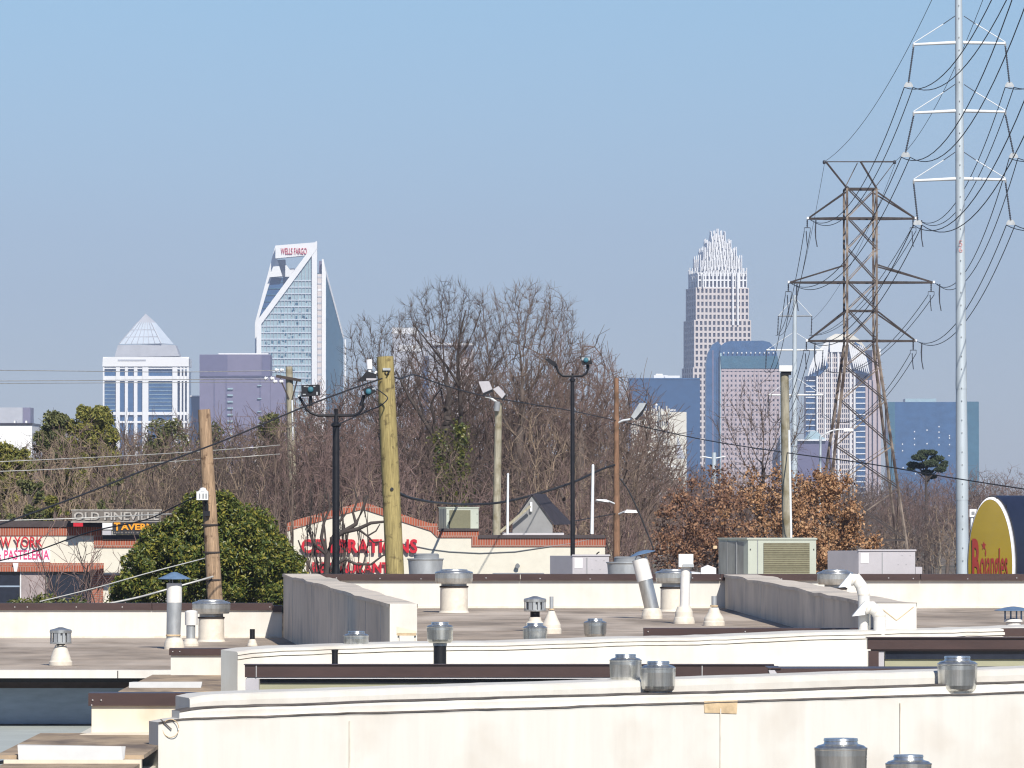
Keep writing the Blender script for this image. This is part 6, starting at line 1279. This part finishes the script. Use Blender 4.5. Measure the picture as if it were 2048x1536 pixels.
row(640, 1250, 10, lambda x: ctop(x) + 220, 300, lc, gc, (1, 5, 4), jt=30)
gr = 'bare trees of the far wood, right half'
lr = 'bare grey brown tree of the far wood below the downtown towers at right'
row(1200, 1480, 7, lambda x: ctop(x) + 30, 420, 'bare tree of the wood below the cream tower block', gr, None, jt=18)
row(1230, 1500, 8, lambda x: interp((1200, 905), (1500, 930))(x), 560, 'bare tree of the wood below the cream tower block', gr, None, jt=12)
rtop = interp((1600, 945), (1700, 935), (1790, 935), (1880, 925), (1960, 935), (2050, 930), (2110, 960))
row(1480, 2120, 17, rtop, 760, lr, gr, (0, 1, 3, 5), jt=10, jd=40, wide=1.35)
row(1600, 2110, 15, lambda x: rtop(x) + 30, 640, lr, gr, (0, 1, 3, 5), jt=12, wide=1.3)
row(1620, 2100, 12, lambda x: rtop(x) + 75, 590, lr, gr, (0, 3, 4), jt=14, wide=1.3)
row(1300, 2080, 14, lambda x: 1035, 620, lr, gr, (0, 1, 3), jt=14, wide=1.3)
row(2120, 2560, 7, 940, 760, lr, gr, (0, 1, 3, 5), jt=10, jd=40, wide=1.35)
row(2110, 2560, 7, 985, 640, lr, gr, (0, 1, 3, 5), jt=12, wide=1.3)
row(-440, -40, 8, 880, 380, ll, gl, (0, 1, 3, 5), wide=1.3)
# the far wood, one mass of thin crowns reaching downtown
fw = space_nodes(900, [(0, 0, 7.5, 4.2, 4.2, 5.0)], [(0, 0, 0), (0, 0, 1.5), (.1, 0, 3)], 260, step=.75, kill=1.3)
tv, tf = tubes_np([(np.array([fw[0][p], fw[0][i]]), np.array([.05, .035])) for i, p in enumerate(fw[1]) if p >= 0], 3)
rng = np.random.default_rng(5); VV = []; FF = []; o_ = 0
for i in range(560):
    Dw = 1250 + 1500 * rng.random() ** 1.3; s_ = rng.uniform(.85, 1.25); a_ = rng.uniform(0, 6.28); xw = rng.uniform(-.17, .17) * Dw
    c_, n_ = math.cos(a_) * s_, math.sin(a_) * s_; q_ = np.stack([tv[:, 0] * c_ - tv[:, 1] * n_ + xw, tv[:, 0] * n_ + tv[:, 1] * c_ + Dw, tv[:, 2] * s_], 1); VV.append(q_); FF.append(tf + o_); o_ += len(tv)
o = bpy.data.objects.new('wood', np_mesh('wood', np.concatenate(VV), np.concatenate(FF), [M['twig']])); COL.objects.link(o); tag(o, 'far bare wood stretching towards the downtown towers', 'wood', kind='stuff')
KIDS.clear()
for k, r in enumerate(tmpl):      # the originals join the wood, deep behind it
    px = 700 + k * 90; h = TH(840, 410); r.location = (X(px, 410), 410, 0); s = h / 12.; r.scale = (s, s, s); r['label'] = lc; r['group'] = gc
# vase shaped bare tree before the vaulted tower
D = 318; space_tree('bare_tree', 501, 'vase shaped bare tree in front of the blue vaulted tower', pxell(1522, 1522, D, [(1520, 850, 92, 100), (1460, 840, 50, 66), (1590, 850, 48, 66), (1525, 900, 90, 70)]), pxstem([(1521, 1080), (1521, 1040)], 1522, D), 2300, (X(1522, D), D, 0), ('barkdark', 'twigdark'), up=.2, twigs=2.2, trunk_r=.22, jit=.09, tip=.012, step=.38)
# small crooked bare tree in front of the restaurant, and the bare shrubs by the shop
D = 222; r, br = bare_tree('bare_tree', 620, 'dark crooked bare tree in front of the red restaurant letters', mats=('barkdark', 'barkdark'), base=(X(672, D), D, 0), h=TH(985, D), levels=4, trunk=.25, fork=7, kids_n=(5, 5, 3), ratio=(.5, .5, .5), ang=(56, 48, 46, 44), up=(0, .03, .05, .05), minr=.015, wig=.15, trunk_r=.15, limbs_from=.45, width=78 / F * D)
limb(r, [(((652, 1180), (655, 1110), (664, 1078), (686, 1064), (712, 1048), (726, 1018), (734, 990)), .13, .05), (((686, 1064), (716, 1058), (742, 1046), (772, 1043), (800, 1030)), .09, .03), (((655, 1110), (643, 1075), (648, 1045), (660, 1015), (655, 985)), .08, .03), (((712, 1048), (706, 1025), (715, 1000), (708, 975)), .06, .02), (((664, 1078), (672, 1050), (690, 1030), (700, 1008)), .06, .02), (((655, 1140), (690, 1118), (712, 1128), (742, 1129), (764, 1112), (790, 1100)), .07, .025), (((716, 1058), (735, 1072), (752, 1062), (760, 1048)), .05, .02), (((655, 1110), (630, 1090), (618, 1062), (624, 1035)), .07, .025), (((735, 1072), (748, 1085), (770, 1082)), .04, .02)], 222, 'barkdark')
D = 226; r, br = bare_tree('bare_tree', 621, 'slender bare tree left of the first black lamp post', mats=('bark', 'twig'), base=(X(598, D), D, 0), h=TH(930, D), levels=4, trunk=.25, fork=6, kids_n=(6, 5, 4), ratio=(.5, .5, .5), ang=(34, 40, 42), up=(0, .06, .05), minr=.012, wig=.1, trunk_r=.11, width=60 / F * D)
for px, top, D, sd, lab, sc in ((176, 1066, 226, 700, 'bare purplish shrub in front of the white shop wall', 1), (222, 1085, 224, 701, 'bare shrub between the shop pier and the glossy evergreen', 1), (150, 1120, 222, 702, 'low bare shrub before the dark shop window', 1)):
    bare_tree('bare_shrub', sd, lab, mats=('barkdark', 'twigpink'), base=(X(px, D), D, 0), cat='shrub', h=TH(top, D), levels=3, trunk=.07, fork=9, kids_n=(6, 5), ratio=(.5, .5), ang=(26, 34, 38), up=(.01, .05, .06), minr=.011, wig=.09, trunk_r=.09)
# glossy evergreen in front of the shops
D = 200; cl = []; rg = random.Random(9)
for x, y, rx, ry in ((428, 1125, 160, 96), (440, 1085, 105, 80), (330, 1160, 95, 80), (530, 1160, 90, 80), (448, 1022, 44, 32), (385, 1062, 58, 48), (500, 1060, 62, 56), (255, 1190, 40, 46), (590, 1190, 40, 50)):
    cl.append(((x - 425) / F * D, -.2, Z(y, D), rx * .93 / F * D, rx * .75 / F * D, ry * .93 / F * D))
for i in range(130):
    a = rg.uniform(0, 6.28); t = rg.uniform(-.5, 1); w = 2.85 * max(.08, 1 - max(0, t)) ** .62 ; s_ = rg.uniform(.16, .48); w *= rg.uniform(.9, 1.12)
    cl.append((w * math.cos(a), w * .8 * math.sin(a) - .2, Z(1130, D) + t * 2.1, s_, s_, s_ * .9))
leafy_tree('evergreen_tree', 31, 'broad glossy dark evergreen behind the leaning brown pole', cl, 62000, .15, 'magnolia', (X(425, D), D, 0), aspect=.5, flat=.35, trunk_h=7.5, trunk_r=.16, bark='barkdark', limbs=False)
for px, w, top, D, sd, lab in ((32, 26, 1188, 205, 41, 'low yellowish evergreen shrub by the dark shop window'), (78, 22, 1186, 205, 42, 'low yellowish evergreen shrub below the pale shop window'), (165, 60, 1184, 205, 43, 'wide low yellowish evergreen shrub right of the shop windows')):
    h = TH(top, D); ww = w / F * D; cl = [(rg.uniform(-ww, ww), rg.uniform(-.5, .5), h - rg.uniform(.4, 1.8), .5, .5, .5) for _ in range(12)] + [(0, 0, h * .45, ww, .7, h * .5)]
    leafy_tree('evergreen_shrub', sd, lab, cl, 2600, .16, 'ivyleaf', (X(px, D), D, 0), 'shrub', .5, trunk_h=h * .8, trunk_r=.05, limbs=False)
# evergreens in the wood at the left
def crown(rg, h, w, n, lo=.6, pw=.6):
    out = []
    for i in range(n):
        t = lo + (1 - lo) * rg.random() ** .8; rr = w * 1.1 * (math.sin(min(1, (1 - t) / (1 - lo) * 1.6 + .22) * 1.57) ** .7) * math.sqrt(rg.uniform(.05, 1)) * rg.uniform(.7, 1.15); a = rg.uniform(0, 6.28); s_ = rg.uniform(.05, .15) * w * 2.2
        out.append((rr * math.cos(a), rr * math.sin(a), h * t - s_ * .6, s_, s_, s_ * rg.uniform(.6, 1.3)))
    return out
for px, w, top, D, leaf, n, lab in ((190, 50, 812, 372, 'evergreenyellow', 17000, 'yellow green evergreen rising above the wood left of the pyramid tower'), (112, 44, 822, 372, 'evergreen', 13000, 'darker green evergreen beside the white warehouse'), (20, 52, 884, 330, 'evergreenyellow', 10000, 'evergreen at the left edge below the white warehouse'), (330, 56, 838, 380, 'evergreen', 5000, 'dull evergreen before the pyramid tower'), (420, 34, 840, 392, 'evergreen', 2200, 'small dull evergreen behind the leaning brown pole'), (540, 30, 828, 385, 'evergreen', 1800, 'small dull evergreen below the purple block')):
    h = TH(top, D); leafy_tree('evergreen_tree', int(px) + 7, lab, crown(rg, h, w / F * D, 120, 1 - w * 3.8 / F * D / h), n, .22, leaf, (X(px, D), D, 0), aspect=.55, trunk_h=h * .9, trunk_r=.2)
for i, (px, top, D, w, n, lf) in enumerate(((60, 952, 296, 40, 3500, 'evergreen'), (150, 935, 322, 46, 4500, 'evergreenyellow'), (235, 958, 300, 34, 3000, 'evergreen'), (300, 925, 352, 40, 4000, 'evergreen'), (110, 990, 284, 36, 2500, 'evergreenyellow'), (210, 1002, 286, 30, 2200, 'evergreen'))):
    h = TH(top, D); leafy_tree('evergreen_tree', 900 + i, 'thin olive evergreen tangled among the bare trees above the brick shop', crown(rg, h, w / F * D, 40, .35, .5), n, .2, lf, (X(px, D), D, 0), aspect=.5, trunk_h=h * .9, trunk_r=.12, group='thin evergreens in the wood above the brick shop')
# lone pine before the blue green block
D = 640; h = TH(897, D); cl = [(x / F * D, rg.uniform(-1, 1), h + dz / F * D, r / F * D, r / F * D, r * .42 / F * D) for x, dz, r in ((-26, -32, 12), (-16, -18, 14), (-4, -8, 12), (10, -8, 12), (22, -20, 14), (34, -34, 10), (28, -42, 12), (8, -30, 16), (-10, -34, 13), (2, -48, 12), (-30, -40, 8), (38, -28, 7), (14, -56, 9))]
leafy_tree('pine_tree', 61, 'lone dark flat topped pine in front of the blue green block', cl, 9000, .34, 'pineneedle', (X(1852, D), D, 0), aspect=.35, trunk_h=h * .97, trunk_r=.28, bark='barkdark')
# oaks that kept their russet leaves
for px, D, seed, cells, leaf, n, lab in (
    (1432, 300, 11, [(1432, 1010, 80, 78), (1400, 1040, 60, 70), (1440, 1090, 90, 70)], 'oakleafdark', 3600, 'russet oak with withered leaves left of the white capped pole'),
    (1530, 306, 12, [(1530, 990, 90, 66), (1500, 1050, 80, 80), (1560, 1060, 70, 80)], 'oakleaf', 4400, 'russet oak with withered leaves behind the white capped pole'),
    (1655, 300, 13, [(1650, 970, 66, 58), (1690, 1040, 56, 56), (1625, 1040, 70, 70), (1670, 1090, 80, 56)], 'oakleaf', 8000, 'orange brown oak with withered leaves at the foot of the lattice tower'),
    (1370, 296, 14, [(1370, 1050, 60, 76), (1340, 1080, 50, 60)], 'oakleafdark', 2600, 'dull purple brown oak sapling above the white dome'),
    (1590, 292, 15, [(1590, 1060, 60, 60), (1610, 1100, 70, 60)], 'oakleaf', 3800, 'low russet oak sapling behind the sage green rooftop unit')):
    space_tree('oak_tree', seed, lab, pxell(px, px, D, cells), pxstem([(px, 1150), (px + 2, 1120)], px, D), 1300, (X(px, D), D, 0), ('barkdark', 'twigdark' if leaf == 'oakleaf' else 'twigpink'), twigs=1.6, trunk_r=.2, leaf=leaf, leafn=n, leafs=.19, tip=.013)
# ---------------------------------------------------------------- ground, air, light, camera
M['earth'] = mat('earth', (.16, .13, .10), .95, var=.3, scale=.05, stain=(.12, .13, .07), stain_scale=.02)
M['asphalt'] = mat('asphalt', (.05, .05, .052), .9, var=.2, scale=.6, stain=(.075, .073, .07), stain_scale=.15)
q = MB(); q.add([(-9000, -400, -.01), (9000, -400, -.01), (9000, 12000, -.01), (-9000, 12000, -.01)], [(0, 1, 2, 3)], 'earth'); tag(solo('ground', q, 'brown winter ground reaching the horizon', 'ground'), kind='structure')
q = MB(); q.add([(-60, 0, .0), (60, 0, .0), (60, 262, .0), (-60, 262, .0)], [(0, 1, 2, 3)], 'asphalt'); tag(solo('parking_lot', q, 'dark asphalt car park around the shops', 'car park'), kind='structure')
# hazy air from here to downtown
q = MB(); q.box(-3000, 3000, -150, 9000, -1.2, 320, 'earth'); hz = solo('haze', q, 'thin bluish haze in the air', 'haze', kind='stuff')
hm = bpy.data.materials.new('haze'); hm.use_nodes = True; nt = hm.node_tree; nt.nodes.clear()
o_ = nt.nodes.new('ShaderNodeOutputMaterial'); v = nt.nodes.new('ShaderNodeVolumePrincipled'); v.inputs['Color'].default_value = HAZE_COL + (1,); v.inputs['Density'].default_value = HAZE_D; v.inputs['Anisotropy'].default_value = 0.
nt.links.new(v.outputs[0], o_.inputs['Volume']); hz.data.materials.clear(); hz.data.materials.append(hm)
# sun behind the viewer's right shoulder
ELEV, AZ = 37., 16.
sd = Vector((math.sin(R(AZ)) * math.cos(R(ELEV)), -math.cos(R(AZ)) * math.cos(R(ELEV)), math.sin(R(ELEV))))
sl = bpy.data.lights.new('sun', 'SUN'); sl.energy = SUN; sl.angle = R(.5); sl.color = (1, .95, .87); so = bpy.data.objects.new('sun', sl); COL.objects.link(so)
so.rotation_euler = sd.to_track_quat('Z', 'Y').to_euler(); so.location = (0, -50, 80)
w = bpy.data.worlds.new('World'); scene.world = w; w.use_nodes = True; nt = w.node_tree; bg = nt.nodes['Background']
sk = nt.nodes.new('ShaderNodeTexSky'); sk.sky_type = 'NISHITA'; sk.sun_disc = False; sk.sun_elevation = R(ELEV); sk.sun_rotation = R(180 - AZ); sk.air_density = AIR; sk.dust_density = DUST; sk.ozone_density = OZ; sk.altitude = 200
hs = nt.nodes.new('ShaderNodeHueSaturation'); hs.inputs['Saturation'].default_value = SKY_SAT; hs.inputs['Hue'].default_value = SKY_HUE
nt.links.new(sk.outputs[0], hs.inputs['Color'])
mx = nt.nodes.new('ShaderNodeMix'); mx.data_type = 'RGBA'; mx.blend_type = 'MULTIPLY'; mx.inputs[0].default_value = 1; mx.inputs[7].default_value = SKY_TINT + (1,)
tc = nt.nodes.new('ShaderNodeTexCoord'); sx = nt.nodes.new('ShaderNodeSeparateXYZ'); mr = nt.nodes.new('ShaderNodeMapRange'); cr = nt.nodes.new('ShaderNodeValToRGB')
nt.links.new(tc.outputs['Generated'], sx.inputs[0]); nt.links.new(sx.outputs['Z'], mr.inputs['Value']); mr.inputs['From Min'].default_value = 0; mr.inputs['From Max'].default_value = .1; nt.links.new(mr.outputs[0], cr.inputs[0])
e = cr.color_ramp.elements; e[0].position = .05; e[0].color = SKY_LOW + (1,); e[1].position = .85; e[1].color = SKY_HIGH + (1,); k = e.new(.45); k.color = SKY_MID + (1,)
nt.links.new(cr.outputs[0], mx.inputs[7])
nt.links.new(hs.outputs[0], mx.inputs[6]); nt.links.new(mx.outputs[2], bg.inputs['Color']); bg.inputs['Strength'].default_value = SKY
cam = bpy.data.cameras.new('camera'); co = bpy.data.objects.new('camera', cam); COL.objects.link(co); scene.camera = co
cam.sensor_width = 36; cam.lens = 36 * F / 2048; cam.clip_start = 1; cam.clip_end = 40000
co.location = (0, 0, H); co.rotation_euler = (R(90) + math.atan((HZ - 768) / F), 0, 0)
vs = scene.view_settings; vs.view_transform = 'Standard'; vs.look = 'None'; vs.gamma = 1; vs.use_curve_mapping = False; vs.exposure = EXPO
scene.render.engine = 'CYCLES'; scene.cycles.use_denoising = True
scene.cycles.max_bounces = 6; scene.cycles.diffuse_bounces = 2; scene.cycles.glossy_bounces = 3; scene.cycles.volume_bounces = 0; scene.cycles.transparent_max_bounces = 8
scene.cycles.sample_clamp_indirect = 6
try: scene.cycles.filter_width = 1.2
except Exception: pass
